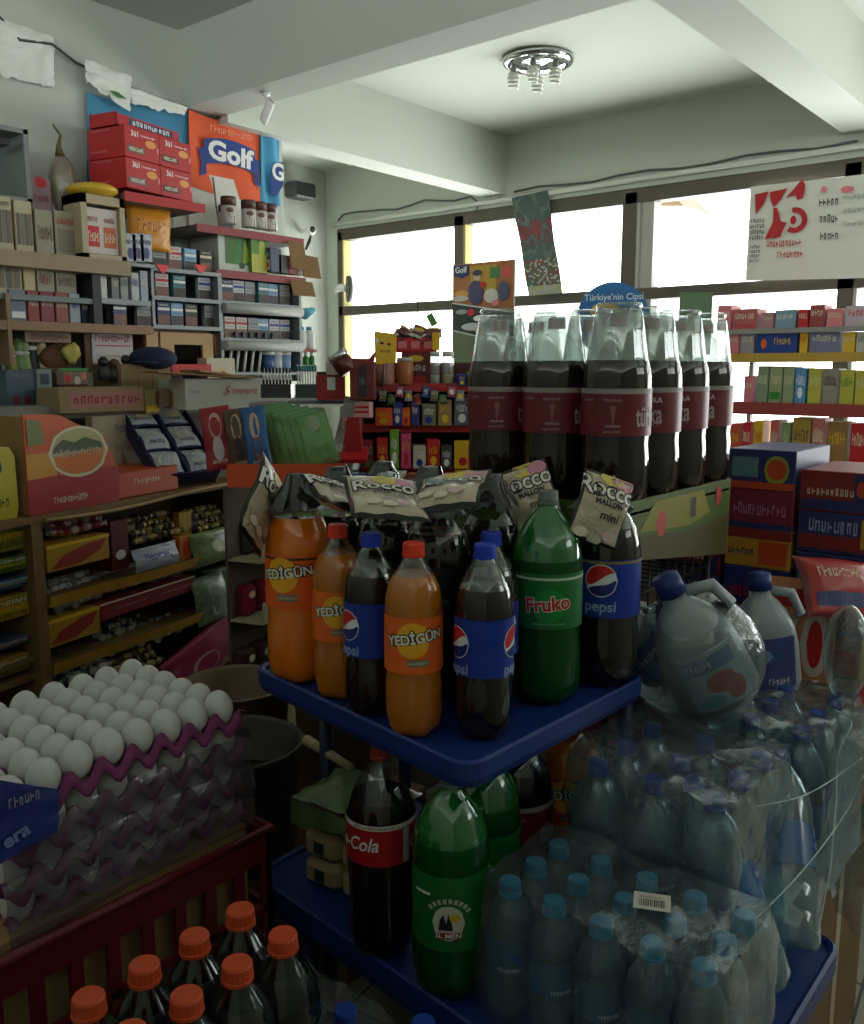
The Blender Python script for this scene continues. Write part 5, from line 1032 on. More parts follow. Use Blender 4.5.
MB().box(0, w_, 0, .018, 0, .26, M((205, 205, 196), .6)).build('panel', t); MB().tube([(.12, -.01, .25), (.13, -.015, .12), (.16, -.01, -.05), (.2, -.01, -.2)], .004, M((120, 110, 90)), 6).build('cord', t)
for x in (ony(172, 300, YL-.01).x, ony(240, 300, YL-.01).x): tag(MB().box(0, .02, 0, .012, 0, .75, M((140, 140, 134), .4, .4)).build('shelf_rail', None, (x, YL-.014, 1.45)), 'slotted metal shelf rail on the wall %s' % ('left of the jar shelf' if x < 2.6 else 'behind the jar shelf'), 'rail')
zj = ony(250, 224, 2.98).z
for i, px in enumerate((229, 237, 249, 260, 270)):
    h = .105 if i != 1 else .085; x = ony(px, 224, 3.06).x
    t = thing('cocoa_jar', 'dark-lidded cocoa jar, %s from the left on the jar shelf' % ('first', 'second', 'third', 'fourth', 'fifth')[i], 'jar', (x, 3.06 if i != 1 else 3.13, zj+.001), (0, 0, -.5)); r = .031
    MB().lathe([(0, r*.95), (.004, r), (h*.66, r), (h*.7, r*.93)], M((190, 184, 178), .35), 24).build('jar_body', t); MB().lathe([(h*.68, r*1.02), (h, r*1.02), (h+.003, r*.96), (h+.003, 0)], M((80, 48, 42), .4), 24).build('lid', t)
    MB().prints([('p', [(-.02, .0), (.02, .0), (.02, h*.3), (.005, h*.22), (-.004, h*.38), (-.02, h*.25)], M((86, 50, 44))), ('e', .0, h*.5, .016, .01, M((110, 70, 60)))], lambda u, z, l: ((r+l)*math.sin(u/r), -(r+l)*math.cos(u/r), z), .0006).build('label', t)
# green fruit carton and neighbours on the second red shelf
t = cb('fruit_carton', 'white carton with a green fruit picture on the second red shelf', 'carton', 219, 270, 3.02, .22, .18, .165, 0, M((196, 200, 190), .5), [('r', -.7, .18, .72, .92, M((70, 110, 50))), ('p', [(-.3, .2), (-.1, .75), (.05, .9), (.0, .2)], GRN), ('p', [(.1, .2), (.2, .8), (.5, .3)], M((150, 170, 60))), ('e', .05, .16, .14, .08, M((40, 50, 30))), ('r', -.15, .85, .3, 1, M((70, 70, 66)))])
cb('fruit_carton', 'green and yellow carton right of the fruit picture carton', 'carton', 252, 272, 3.0, .09, .16, .165, 0, M((96, 140, 60), .5), [('r', -1, 0, 1, .45, M((180, 180, 70))), ('e', .2, .6, .4, .2, M((180, 190, 80)))])
zz = ony(250, 270, 2.98).z
for i, (p, h, c_, l_) in enumerate(((267, .10, (60, 70, 100), 'dark blue tall pack'), (275, .075, (60, 50, 46), 'brown coffee pack'), (284, .075, (140, 60, 50), 'red and white pack'), (293, .085, (190, 190, 186), 'white pack with a red corner'))):
    pbox('small_pack', '%s on the second red shelf' % l_, 'pack', ony(p, 270, 3.0).x, 3.0, zz+.001, .05, .06, h, M(c_, .4), [('r', -.8, .1, .8, .5, M((200, 200, 196))), ('scrib', -.7, .6, .7, .85, CREAM, 4, i), ('e', .2, .3, .4, .12, RED)])
for a, b_, c_, z0, lab in (((288, 240), .05, .07, .12, 'brown flap of torn cardboard at the end of the jar shelf'), ((300, 254), .06, .02, .1, 'brown cardboard piece hanging at the right of the second red shelf'), ((290, 279), .08, .0, .07, 'brown cardboard flap under the right end of the second red shelf')):
    P = ony(*a, 2.96); tag(MB().prism([(0, 0), (b_+.02, -.01), (b_+.035, -z0), (.015, -z0*.95)], 0, .005, CARD).build('cardboard_flap', None, P, (0, 0, -.4)), lab, 'cardboard')
# packs of cigarettes
def cig_mesh(c, band, pic):
    b = MB().box(-.0275, .0275, 0, .022, 0, .086, M(c, .4), bev=.001)
    b.prints([('r', -.026, .004, .026, .038, pic), ('scrib', -.02, .044, .02, .05, BLACK, 5, 2), ('r', -.026, .056, .026, .066, band), ('scrib', -.018, .072, .018, .08, band, 5, 4), ('r', -.0275, .0655, .0275, .0660, GREY)], lambda u, z, l: (u, -l, z), .0005)
    return b.mesh('cigarette_pack')
DK = M((60, 50, 48)); PK2 = M((120, 80, 70))
cigs = [('white and blue', cig_mesh((196, 198, 196), BLUE, DK)), ('white and red', cig_mesh((196, 190, 186), RED, PK2)), ('silver', cig_mesh((150, 154, 156), GREY, DK)), ('teal', cig_mesh((60, 120, 130), WHITE, DK)), ('dark blue', cig_mesh((36, 54, 100), WHITE, PK2)), ('black', cig_mesh((40, 42, 46), CREAM, PK2)), ('light blue', cig_mesh((110, 160, 200), WHITE, DK))]
def cigrow(p0, p1, py, y, seq, where, pitch=.060, rot=0, jit=.06):
    x0 = ony(p0, py, y).x; x1 = ony(p1, py, y).x; z = ony((p0+p1)/2, py, y).z if 0 else ony(p0, py, y).z; n = max(1, int((x1-x0)/pitch)); 
    for i in range(n):
        k = seq[i*len(seq)//n]; nm_, me = cigs[k]
        o = place(me, 'cigarette_pack', None, (x0+(i+.5)*(x1-x0)/n, y+R.uniform(0, .012), z+.0005), (0, 0, rot+R.uniform(-jit, jit))); tag(o, '%s cigarette pack %s' % (nm_, where), 'cigarette pack', '%s cigarette packs %s' % (nm_, where))
GM = M((128, 134, 136), .45, .3); WD = M((142, 112, 84), .6, 0, .15, 5); DKM = M((52, 54, 56), .6)
yG = 2.96
# grey metal rack over the wooden cabinet
zA, zB_, zC_ = [ony(187, v, yG).z for v in (270, 298, 326)]; xa = ony(152, 300, yG).x; xb = ony(221, 300, yG).x
t = thing('metal_rack', 'grey metal cigarette rack above the small wooden cabinet', 'rack', (xa, yG, 0))
for z in (zA, zB_, zC_): MB().box(0, xb-xa, -.004, .24, z-.014, z, GM).build('shelf_board', t)
for x in (0, xb-xa-.012): MB().box(x, x+.012, 0, .26, zC_-.014, zA+.0, GM).build('upright', t)
MB().box(0, xb-xa, .24, .25, zC_, zA+.0, M((96, 102, 104), .5)).build('back_panel', t)
cigrow(153, 216, 270-.0, 3.0, [2, 1, 0, 6, 5, 3], 'on top of the grey rack'); 
def czrow(x0, x1, z, y, seq, where, pitch=.060):
    n = max(1, int((x1-x0)/pitch))
    for i in range(n):
        k = seq[i*len(seq)//n]; nm_, me = cigs[k]
        o = place(me, 'cigarette_pack', None, (x0+(i+.5)*(x1-x0)/n, y+R.uniform(0, .012), z+.0005), (0, 0, R.uniform(-.06, .06))); tag(o, '%s cigarette pack %s' % (nm_, where), 'cigarette pack', '%s cigarette packs %s' % (nm_, where))
xs = lambda p, y=2.99: ony(p, 300, y).x
for o in [o for o in COL.objects if o.name.startswith('cigarette_pack')]: bpy.data.objects.remove(o)
czrow(xs(154), xs(216), zA, 2.99, [2, 1, 0, 6, 5, 3], 'on top of the grey rack')
czrow(xs(156), xs(170), zB_, 2.99, [1, 0], 'on the middle shelf of the grey rack'); czrow(xs(173), xs(190), zB_, 2.99, [3, 4], 'on the middle shelf of the grey rack'); czrow(xs(196), xs(216), zB_, 2.99, [0, 2], 'on the middle shelf of the grey rack')
czrow(xs(156), xs(199), zC_, 2.99, [4, 6, 3, 5, 2], 'on the bottom shelf of the grey rack'); czrow(xs(206), xs(216), zC_, 2.99, [2], 'on the bottom shelf of the grey rack')
for i, p in enumerate((163, 201)):
    P = ony(p, 268, yG-.01); tag(MB().prism([(-.03, .012), (.03, .012), (.012, -.012), (0, -.02), (-.012, -.012)], 0, .002, M((220, 60, 60))).build('red_tag', None, P), 'red price tag on the grey rack edge, %s' % ('left one' if i == 0 else 'right one'), 'tag')
# light metal rack to the right with two white price rails
yR = 2.97; zr1, zr2, zr0 = [ony(260, v, yR).z for v in (303, 339, 372)]; xa = xs(222, yR); xb = xs(299, yR)
t = thing('metal_rack', 'grey metal rack with two white price rails under the red shelves', 'rack', (xa, yR, 0)); WRL = M((186, 188, 182), .35)
for z in (zr1, zr2, zr0): MB().box(0, xb-xa, 0, .24, z-.012, z, GM).build('shelf_board', t)
for z in (zr1, zr2): m = MB().tube([(0, -.012, z-.03), (xb-xa, -.012, z-.03)], .02, WRL, 12); m.build('price_rail', t)
for x in (-.012, xb-xa): MB().box(x, x+.014, 0, .27, zr0-.04, zr1+.10, GM).build('upright', t)
MB().box(0, xb-xa, .24, .25, zr0, zr1+.1, M((70, 74, 76), .5)).build('back_panel', t)
czrow(xs(224), xs(293), zr1, 3.0, [4, 0, 2, 3, 6, 2, 2], 'on the upper shelf over the price rail'); czrow(xs(225), xs(293), zr2, 3.0, [1, 1, 2, 1, 6, 0, 0, 1], 'between the two price rails')
for i in range(6):
    P = Vector((xs(228+i*7.5), 3.0, zr0)); t = thing('toothbrush', 'white upright toothbrush in the row below the lower price rail', 'toothbrush', P, (0, .12, 0), 'toothbrushes below the lower price rail'); MB().tube([(0, 0, 0), (.005, 0, .09), (.02, 0, .16)], .006, WHITE, 6).build('handle', t); MB().box(.012, .03, -.012, 0, .14, .165, BLACK).build('brush_head', t)
for i, (p, c_) in enumerate(((268, (60, 90, 140)), (276, (190, 195, 200)), (285, (120, 150, 190)))):
    t = thing('small_tin', ('blue', 'white', 'pale blue')[i]+' lidded small tin below the lower price rail', 'tin', (xs(p), 3.0, zr0+.001)); MB().lathe([(0, .026), (.07, .026)], M(c_, .3), 20).build('tin_body', t); MB().lathe([(.07, .028), (.085, .028), (.086, 0)], WHITE, 20).build('lid', t)
# recess goods right of the rack
yb_ = 3.06
P = ony(307, 312, yb_); tag(MB().ball((0, 0, 0), .042, M((90, 170, 190), .4), 20, 12, .8, (1, .5, .7), 4, 24).build('plastic_bag', None, P), 'crumpled light blue plastic bag beside the metal rack', 'bag')
shelf('tiny red shelf holding two white bottles', 297, 317, 349, yb_-.03, .12, .012, M((140, 50, 50), .5))
for i, p in enumerate((303, 311)):
    t = thing('lotion_bottle', 'white squat lotion bottle, %s of two on the tiny red shelf' % ('left', 'right')[i], 'bottle', (ony(p, 349, yb_).x, yb_+.01, ony(297, 349, yb_-.03).z+.001)); MB().lathe([(0, .02), (.004, .024), (.07, .024), (.085, .014)], WHITE, 20).build('bottle_body', t); MB().lathe([(.085, .014), (.10, .013), (.101, 0)], LBLUE, 16).build('cap', t)
for i, p in enumerate((300, 306, 312)):
    t = thing('green_bottle', 'small green bottle below the tiny red shelf', 'bottle', (ony(p, 369, yb_).x, yb_, ony(306, 369, yb_).z), (0, 0, 0), 'small green bottles below the tiny red shelf'); MB().lathe([(0, .014), (.05, .014), (.06, .007)], GRN, 14).build('bottle_body', t); MB().lathe([(.06, .009), (.075, .008), (.076, 0)], WHITE, 12).build('cap', t)
shelf('narrow grey shelf under the small green bottles', 296, 316, 370, yb_-.03, .12, .012, GREY)

# wooden shelf unit at far left
zP = ony(60, 258, 2.92).z-.0; x0_ = -2.0
yU = 2.92
def zz_(px, py): return ony(px, py, yU).z
zp = zz_(64, 256); z1_ = zz_(50, 296); z2_ = zz_(50, 322); xd = xs(98, yU); xr_ = xs(151, yU); xl = xs(-40, yU); xp = xs(128, yU)
t = thing('shelf_unit', 'worn wooden shelf unit with a pale plank top along the left wall', 'shelving unit', (xl, yU, 0))
MB().box(0, xp-xl, -.03, .32, zp-.05, zp, M((150, 132, 104), .6, 0, .15, 5)).build('top_plank', t)
MB().box(0, xr_-xl, .30, .32, z2_-.02, zp-.05, M((84, 88, 88), .6)).build('back_panel', t)
MB().box(0, xd-xl, 0, .3, z1_-.018, z1_, M((110, 122, 122), .5)).build('shelf_board', t); MB().box(xd-xl, xr_-xl, 0, .3, z1_-.018+.005, z1_+.005, GM).build('shelf_board', t)
MB().box(0, xr_-xl, -.01, .3, z2_-.03, z2_, WD).build('shelf_board', t)
MB().box(xd-xl-.02, xd-xl+.012, -.004, .3, z2_, zp-.05, DKM).build('divider', t)
MB().box(xs(4, yU)-xl, xs(8, yU)-xl, -.012, .3, z2_-.14, z1_, WD).build('upright', t)
BE = col((178, 168, 136)); Bg = col((150, 146, 124))
def bxs(items, z, y, where, d=.1, nm='cigarette_carton', grp=None):
    for i, (p0, p1, h, c_, lab, pr) in enumerate(items):
        xa_, xb_ = xs(p0, y), xs(p1, y); pbox(nm, lab+' '+where, 'carton' if 'carton' in nm else 'box', (xa_+xb_)/2, y, z+.001, (xb_-xa_)*.96, d, h, c_, pr, None, 0, grp)
gp = [('r', -.85, .15, -.45, .75, M((90, 88, 78))), ('r', -.35, .15, -.02, .75, M((110, 104, 90))), ('r', .08, .15, .42, .75, M((90, 88, 78))), ('r', .5, .15, .88, .75, M((112, 100, 84)))]
bxs([(-12, 2, .16, BE, 'beige carton cut off by the frame edge', gp), (3, 18, .17, BE, 'beige carton with a dark window grid, nearest the grey niche', gp+[('scrib', -.7, .82, .7, .92, BROWN, 5, 1)]), (20, 38, .165, BE, 'beige carton with four dark squares', gp), (40, 58, .145, Bg, 'grey-beige carton with a wide label', [('scrib', -.8, .3, .8, .7, BROWN, 6, 3)]), (59, 84, .15, Bg, 'grey-beige carton with red print', [('scrib', -.8, .7, .8, .85, RED, 6, 4), ('r', -.8, .1, .8, .6, M((130, 124, 106)))])], zp, 2.95, 'on the plank')
bxs([(-12, 24, .125, BE, 'wide pale carton', gp+[('r', -.9, .8, .9, .9, CREAM)]), (25, 37, .15, M((186, 172, 132)), 'upright cream carton', [('e', 0, .8, .5, .1, YEL)]), (38, 56, .125, Bg, 'dull carton with red print', [('scrib', -.8, .3, .8, .6, DRED, 6, 5)]), (57, 78, .12, Bg, 'dull brown carton at the right', [('scrib', -.8, .3, .8, .6, BROWN, 6, 6)])], z1_, 2.96, 'in the upper compartment of the wooden unit')
bxs([(9, 26, .10, col((110, 120, 140)), 'grey-blue carton', [('r', -.8, .1, .8, .3, WHITE)]), (27, 39, .10, M((140, 60, 60)), 'red carton', [S(5)]), (40, 54, .10, M((130, 54, 60)), 'second red carton', [S(6)]), (55, 68, .10, M((150, 80, 76)), 'faded red carton', [S(7)]), (69, 80, .10, col((160, 170, 180)), 'white and grey carton', [S(8, BLUE)]), (81, 88, .09, NAVY, 'slim dark blue carton', [S(9)]), (89, 97, .10, col((180, 184, 186)), 'white carton beside the divider', [S(2, RED)])], z2_, 2.95, 'in the lower compartment')
bxs([(101, 108, .13, M((206, 208, 204)), 'white card standing beside the dark divider', []), (112, 120, .09, GREY, 'grey box', [S(3)]), (121, 129, .095, col((150, 152, 152)), 'silver box', [S(4, BLACK)]), (132, 140, .10, col((180, 184, 186)), 'white box', [S(5, BLUE)]), (141, 149, .11, col((150, 160, 176)), 'blue-white box', [S(6)])], z1_+.005, 2.96, 'in the middle compartment', .06, 'cigarette_box')
czrow(xs(102), xs(128), z2_, 2.96, [4, 4, 4, 0], 'in the lower middle compartment'); czrow(xs(130), xs(149), z2_, 2.96, [2, 2, 0], 'in the lower middle compartment')
# grey niche cupboard above
zn = zz_(20, 214); t = thing('niche_cupboard', 'open grey cupboard standing high at the left edge on the cartons plank', 'cupboard', (xs(-30, 3.0), 3.0, zp+.172)); wn = xs(39, 3.0)-xs(-30, 3.0); hn = .23; GC = M((124, 132, 130), .5)
MB().box(0, wn, 0, .24, 0, .012, GC).box(0, wn, 0, .24, hn-.015, hn, GC).box(wn-.016, wn, 0, .24, 0, hn, GC).box(0, wn, .23, .24, 0, hn, GC).build('body', t); MB().box(wn*.45, wn*.72, -.0, .05, hn-.06, hn-.04, BLACK).build('black_handle', t)
t = thing('clear_sack', 'tall clear plastic sack tied with string beside the wooden frame box', 'sack', (xs(72, 3.05), 3.07, zp+.155)); MB().ball((0, 0, .10), 1, clear((205, 198, 180), .1, .95, .2, .3, .8), 26, 18, .25, (.05, .04, .11), 3, 5).build('sack_body', t); MB().tube([(0, 0, .20), (-.01, -.01, .23), (.005, 0, .27), (-.02, 0, .30)], [.018, .008, .005, .003], M((110, 84, 60)), 8).build('string', t)
pbox('pink_pack', 'crumpled pink pack with a red flower beside the grey niche', 'pack', xs(51, 3.0), 3.02, zp+.147, .085, .06, .12, M((150, 120, 126), .5, 0, .3, 20), [('e', 0, .82, .5, .14, RED), ('scrib', -.6, .3, .6, .5, DRED, 4, 3)], None, 0, bev=.01)
# wooden frame box
t = thing('frame_box', 'pale wooden frame box with two red and white packs inside', 'box', (xs(86, 2.9), 2.9, zp-.002)); wf = xs(129, 2.9)-xs(86, 2.9); hf = ony(107, 196, 2.9).z-zp; PF = M((172, 160, 130), .6)
MB().box(0, wf, 0, .12, 0, .018, PF).box(0, wf, 0, .12, hf-.03, hf, PF).box(0, .022, 0, .12, 0, hf, PF).box(wf-.018, wf, 0, .12, 0, hf, PF).box(0, wf, .112, .12, 0, hf, M((96, 84, 66), .7)).build('frame', t)
for i, (u, c_) in enumerate(((.30, RED), (.68, M((190, 90, 40))))):
    pbox('tall_pack', 'tall clear-wrapped pack with a %s patch in the wooden frame box' % ('red', 'orange')[i], 'pack', xs(86, 2.9)+wf*u, 2.915, zp+.018, wf*.40, .085, hf*.72, M((196, 184, 180), .35, 0, .1, 20), [('r', -.7, .15, .7, .6, c_), ('scrib', -.6, .68, .6, .82, DRED, 4, i), ('scrib', -.6, .25, .6, .5, CREAM, 4, i+3)], None, 0)
P = Vector((xs(86, 2.9)+wf*.45, 2.955, zp+hf+.018)); tag(MB().ball((0, 0, 0), 1, M((214, 176, 50), .5, 0, .1, 10), 24, 12, .3, (wf*.48, .09, .026), 6, 5).build('yellow_sack', None, P), 'flat yellow sack lying on the wooden frame box', 'sack')
# orange bag and silver packs under the coffee shelf
P = ony(149, 228, 2.98); b0 = bag('orange_bag', 'orange-yellow snack bag under the coffee carton shelf', 'snack bag', P, (0, 0, 0), .19, .16, .06, M((210, 140, 40), .35, 0, .15, 14), [('scrib', -.07, -.02, .06, .03, M((170, 90, 30)), 4, 3)], edge=M((200, 130, 40), .35))
for i in range(3):
    P = ony(131+i*8, 262, 2.95); pbox('silver_pack', 'silver and blue striped pack under the orange bag', 'pack', P.x, 2.95, zA if 0 else P.z, .05, .04, .10, M((150, 156, 166), .3, .3, .3, 40), [('scrib', -.8, .6, .8, .8, NAVY, 4, i), ('e', 0, .3, .5, .2, M((60, 70, 110)))], None, 0, 'silver packs under the orange bag')
shelf('thin shelf under the silver packs and the orange bag', 127, 155, 262, 2.94, .3, .012, GM)

# ================================================================== COUNTER GOODS BELOW THE CIGARETTES
yC = 2.86; ZCN = ony(100, 405, 2.62).z
t = thing('sales_counter', 'grey sales counter under the cigarette shelves', 'counter', (.6, 2.66, 0)); MB().box(0, 2.1, 0, .56, ZCN-.04, ZCN, M((132, 132, 122), .5)).build('worktop', t); MB().box(.03, 2.07, .13, .54, 0, ZCN-.04, M((104, 96, 82), .7)).build('base_cabinet', t)
def kb(name, label, cat, rect, y, d, c_, pr=None, rot=0, sit=True, **k):
    x0, y0, x1, y1 = rect; A = ony(x0, y1, y); B_ = ony(x1, y1, y); T = ony(x0, y0, y); return pbox(name, label, cat, (A.x+B_.x)/2, y, (A.z), B_.x-A.x, d, T.z-A.z, c_, pr, None, rot, **k)
# dark glazed box with ornaments
t = thing('display_case', 'dark open display case with small ornaments under the wooden unit', 'display case', ony(6, 374, 3.0)); wc = ony(78, 374, 3.0).x-ony(6, 374, 3.0).x; hc = ony(6, 326, 3.0).z-ony(6, 374, 3.0).z
MB().box(0, wc, .15, .16, 0, hc, M((34, 36, 42), .5)).box(0, wc, 0, .16, -.012, 0, M((120, 134, 130), .4)).box(0, wc, 0, .16, hc-.01, hc, WD).box(-.012, 0, 0, .16, 0, hc, M((96, 120, 130), .4)).build('case', t)
MB().box(wc*.28, wc*.92, -.004, .0, hc-.05, hc-.012, M((150, 120, 96), .5)).prints([('scrib', wc*.35, hc-.045, wc*.88, hc-.018, BROWN, 8, 2)], lambda u, z, l: (u, -.004-l, z)).build('header_strip', t)
orn = [(13, (150, 150, 60), .10, 'yellow-green'), (21, (110, 150, 90), .12, 'pale green'), (27, (150, 170, 110), .12, 'light green'), (34, (40, 40, 46), .15, 'black and white'), (44, (196, 180, 130), .12, 'cream')]
for i, (p, c_, h, l_) in enumerate(orn):
    t = thing('small_figure', '%s small figure standing in the dark display case' % l_, 'figure', Vector((ony(p, 374, 3.02).x, 3.03, ony(6, 374, 3.0).z+.001)))
    MB().lathe([(0, .022), (h*.15, .026), (h*.5, .018), (h*.6, .012), (h*.75, .018), (h*.92, .014), (h, 0)], M(c_, .5, 0, .3, 40), 16).build('figure_body', t); MB().lathe([(h*.52, .017), (h*.6, .02), (h*.62, .012)], WHITE, 14).build('collar', t)
t = thing('straw_wreath', 'brown round straw ornament with a yellow flower in the display case', 'ornament', ony(60, 358, 2.99)+Vector((0, 0, 0))); MB().ball((0, .02, 0), .062, M((120, 80, 60), .8, 0, .3, 40, .5), 24, 14, .15, (1, .5, .8), 3).build('straw_body', t); MB().ball((.03, -.02, .015), .034, M((190, 180, 90), .7), 18, 12, .5, (1, .5, 1), 8, 60).build('flower', t); MB().ball((0, 0, -.05), .03, M((140, 50, 46), .6), 14, 8, .2, (2.2, .8, .5)).build('red_ribbon', t)
kb('notice_board', 'white notice with pink-red lettering beside the wooden cabinet', 'notice', (93, 328, 134, 364), 3.0, .008, M((196, 192, 188), .6), [('scrib', -.85, .62, .85, .85, M((170, 50, 80)), 7, 3), ('r', -.85, .5, .85, .54, M((170, 60, 80))), ('scrib', -.85, .2, .6, .26, GREY, 10, 5)])
kb('post_panel', 'narrow brown wooden post left of the white notice', 'post', (86, 326, 92, 372), 3.0, .03, DKWOOD)
# small wooden cabinet with glass
A = ony(148, 372, 2.98); B_ = ony(214, 372, 2.98); hC = zC_-.015-A.z
t = thing('wooden_cabinet', 'small pale wooden cabinet with a glazed door and brown folders inside', 'cabinet', A); wC = B_.x-A.x
MB().box(0, wC, .02, .2, 0, hC, M((110, 78, 50), .6)).build('body', t)
MB().box(.06, wC, -.0, .02, hC-.055, hC-.01, PALEWOOD).box(.06, .12, 0, .02, 0, hC-.055, PALEWOOD).box(wC-.05, wC, 0, .02, 0, hC-.055, PALEWOOD).box(0, .05, 0, .02, 0, hC-.01, PALEWOOD).build('door_frame', t)
MB().box(.12, wC-.05, .012, .016, 0, hC-.055, clear((170, 170, 160), .0, .85, .3, 0, 0, .08)).build('glass_panel', t)
for k in range(5): MB().box(.15+k*.045, .18+k*.045, .017, .02, .0, .12-.01*k, M((140, 100, 60), .7), mtx=Matrix.Rotation(-.2, 4, 'Y')).build('folder', t)
t = thing('cloth_cap', 'dark blue cap lying on the brown cardboard box', 'cap', ony(154, 364, 2.78)); MB().ball((0, 0, .02), 1, M((20, 34, 66), .9), 26, 14, .12, (.085, .07, .04), 2, 6).build('crown', t); MB().ball((-.06, -.03, .004), 1, M((18, 30, 60), .9), 16, 8, .05, (.05, .05, .008)).build('peak', t)
for k, (px, py) in enumerate(((103, 362), (114, 364), (126, 360))):
    t = thing('dark_figure', 'small dark round-headed figure on the counter, %s of three' % ('left', 'middle', 'right')[k], 'figure', ony(px, py, 2.8)); MB().ball((0, 0, 0), .018, BROWN if k == 1 else BLACK, 14, 9, .15).build('head', t); MB().lathe([(-.06, .02), (-.03, .024), (-.012, .01)], DKM, 12).build('body', t)
kb('floral_pouch', 'floral patterned pouch with a green top on the counter', 'pouch', (60, 368, 92, 389), 2.78, .07, M((130, 110, 100), .7, 0, .8, 40), [('e', -.5, .5, .2, .2, RED), ('e', .1, .4, .2, .2, M((200, 190, 180))), ('e', .5, .6, .18, .18, M((200, 120, 110))), ('r', -.9, .85, .8, 1, GRN), ('r', -1, 0, 1, .12, DRED)], bev=.015)
kb('blue_panel_box', 'grey-blue box with faded red pictures at the left of the counter', 'box', (8, 370, 37, 408), 2.8, .1, M((66, 88, 108), .4, 0, .2, 20), [('scrib', -.7, .8, .7, .9, GREY, 5, 2), ('e', -.4, .2, .25, .12, DRED), ('e', .4, .2, .25, .12, DRED)])
kb('card_terminal', 'grey electronic terminal with a pale panel beside the grey-blue box', 'terminal', (39, 369, 54, 408), 2.79, .07, M((120, 134, 132), .4), [('r', -.6, .6, .6, .88, M((50, 66, 80))), ('r', -.7, .1, .7, .4, M((150, 150, 100)))])
kb('speckled_box', 'grey speckled box behind the terminal', 'box', (53, 368, 60, 392), 2.85, .1, M((120, 120, 118), .6, 0, .5, 60)); kb('speckled_box', 'wide grey speckled box under the display case', 'box', (54, 370, 76, 390), 2.9, .06, M((120, 120, 118), .6, 0, .5, 60))
kb('brown_carton', 'brown cardboard box carrying the dark blue cap', 'carton', (122, 364, 172, 392), 2.76, .18, M((136, 112, 78), .8), [('r', -.35, 0, -.33, 1, BROWN), ('r', .2, 0, .22, 1, BROWN)])
kb('letter_box', 'long cream box with big pink-red letters across the counter', 'carton', (60, 388, 145, 414), 2.62, .14, M((150, 130, 96), .7), [('r', -.78, .2, .95, .82, M((176, 120, 110))), ('t', 'MODEL', .08, .5, .62, M((140, 30, 60)), 0, .0, .5)] if 0 else [('r', -.78, .2, .95, .82, M((176, 120, 110))), ('scrib', -.7, .28, .9, .74, M((140, 30, 60)), 6, 11)])
kb('letter_box', 'cream box end with a yellow patch right of the big-lettered box', 'carton', (146, 390, 160, 414), 2.62, .14, M((150, 136, 90), .7), [('r', -.9, .1, .9, .35, YEL)])
t = thing('honey_tray', 'clear tray of amber honey portions right of the big-lettered box', 'tray', ony(160, 408, 2.6), (0, 0, 0)); MB().box(0, .24, 0, .09, 0, .06, M((176, 110, 30), .2, 0, .3, 10), bev=.01).build('honey_block', t)
for x in (0, .1, .2): MB().box(x, x+.035, -.004, .094, .0, .066, clear((210, 200, 170), .15, .95, .08, .25)).build('clear_cell', t)
# white carton with open flaps
P = ony(186, 410, 2.50); t = thing('white_carton', 'white cardboard carton with red script and open brown flaps', 'carton', P, (0, 0, -.2)); w = .40
b = MB().box(0, w, 0, .22, 0, .10, M((196, 196, 186), .7)); b.prints([('t', 'S', .15, .06, .04, M((190, 60, 70)), 0, .0004, 1, .3), ('scrib', .165, .045, .26, .072, M((190, 60, 70)), 6, 3), ('scrib', .02, .05, .05, .07, GREY, 3, 4)], lambda u, z, l: (u, -l, z), .0006); b.build('body', t)
MB().prism([(-.10, .12), (.24, .10), (.24, .104), (-.10, .126)], -.03, .12, CARD).build('flap', t); MB().prism([(.08, .122), (.33, .095), (.33, .10), (.08, .13)], .06, .22, CARD).build('flap', t)
kb('noodle_box', 'box with a bowl picture standing behind the white carton', 'box', (208, 358, 236, 396), 2.86, .06, M((190, 180, 160), .5), [('e', 0, .45, .6, .3, M((200, 170, 130))), ('e', .1, .5, .3, .15, M((150, 80, 60)))]); kb('red_tray', 'red flat tray edge behind the white carton', 'tray', (172, 364, 212, 374), 2.84, .1, RED)

# ================================================================== FRONT SWEETS RACK (slightly turned)
RP0 = Vector((1.155, 2.30, 0)); ra = math.radians(14.7); RU = Vector((math.cos(ra), math.sin(ra), 0)); RV = Vector((-math.sin(ra), math.cos(ra), 0))
def rk(px, py, v=0):      # local u,z where the view ray meets the rack plane pushed back by v
    r = ray(px, py); P = RP0+RV*v; n = RV; d = (P.x*n.x+P.y*n.y)/(r[0]*n.x+r[1]*n.y); q = Vector((r[0]*d, r[1]*d, CAM_H+r[2]*d)); return (q-P).dot(RU), q.z
def rw(u, v, z): q = RP0+RU*u+RV*v; q.z = z; return q
WK = M((120, 90, 52), .65, 0, .15, 5); LIPY = M((196, 146, 44), .5, 0, .35, 14)
zt_ = rk(120, 501)[1]; tiers = [rk(150, 572)[1], rk(150, 632)[1], rk(150, 690)[1]]; uL = rk(40, 520)[0]; uR = rk(246, 500)[0]
t = thing('sweets_stand', 'brown slatted sweets stand with three stepped trays behind the eggs', 'stand', (RP0.x, RP0.y, 0), (0, 0, ra))
MB().box(-.42, uR, .0, .24, zt_-.02, zt_, WK).build('top_board', t)
for u in (uL-.03, -.42, uR-.02): MB().box(u, u+.035, 0, .24, 0, zt_-.02, WK).build('upright', t)
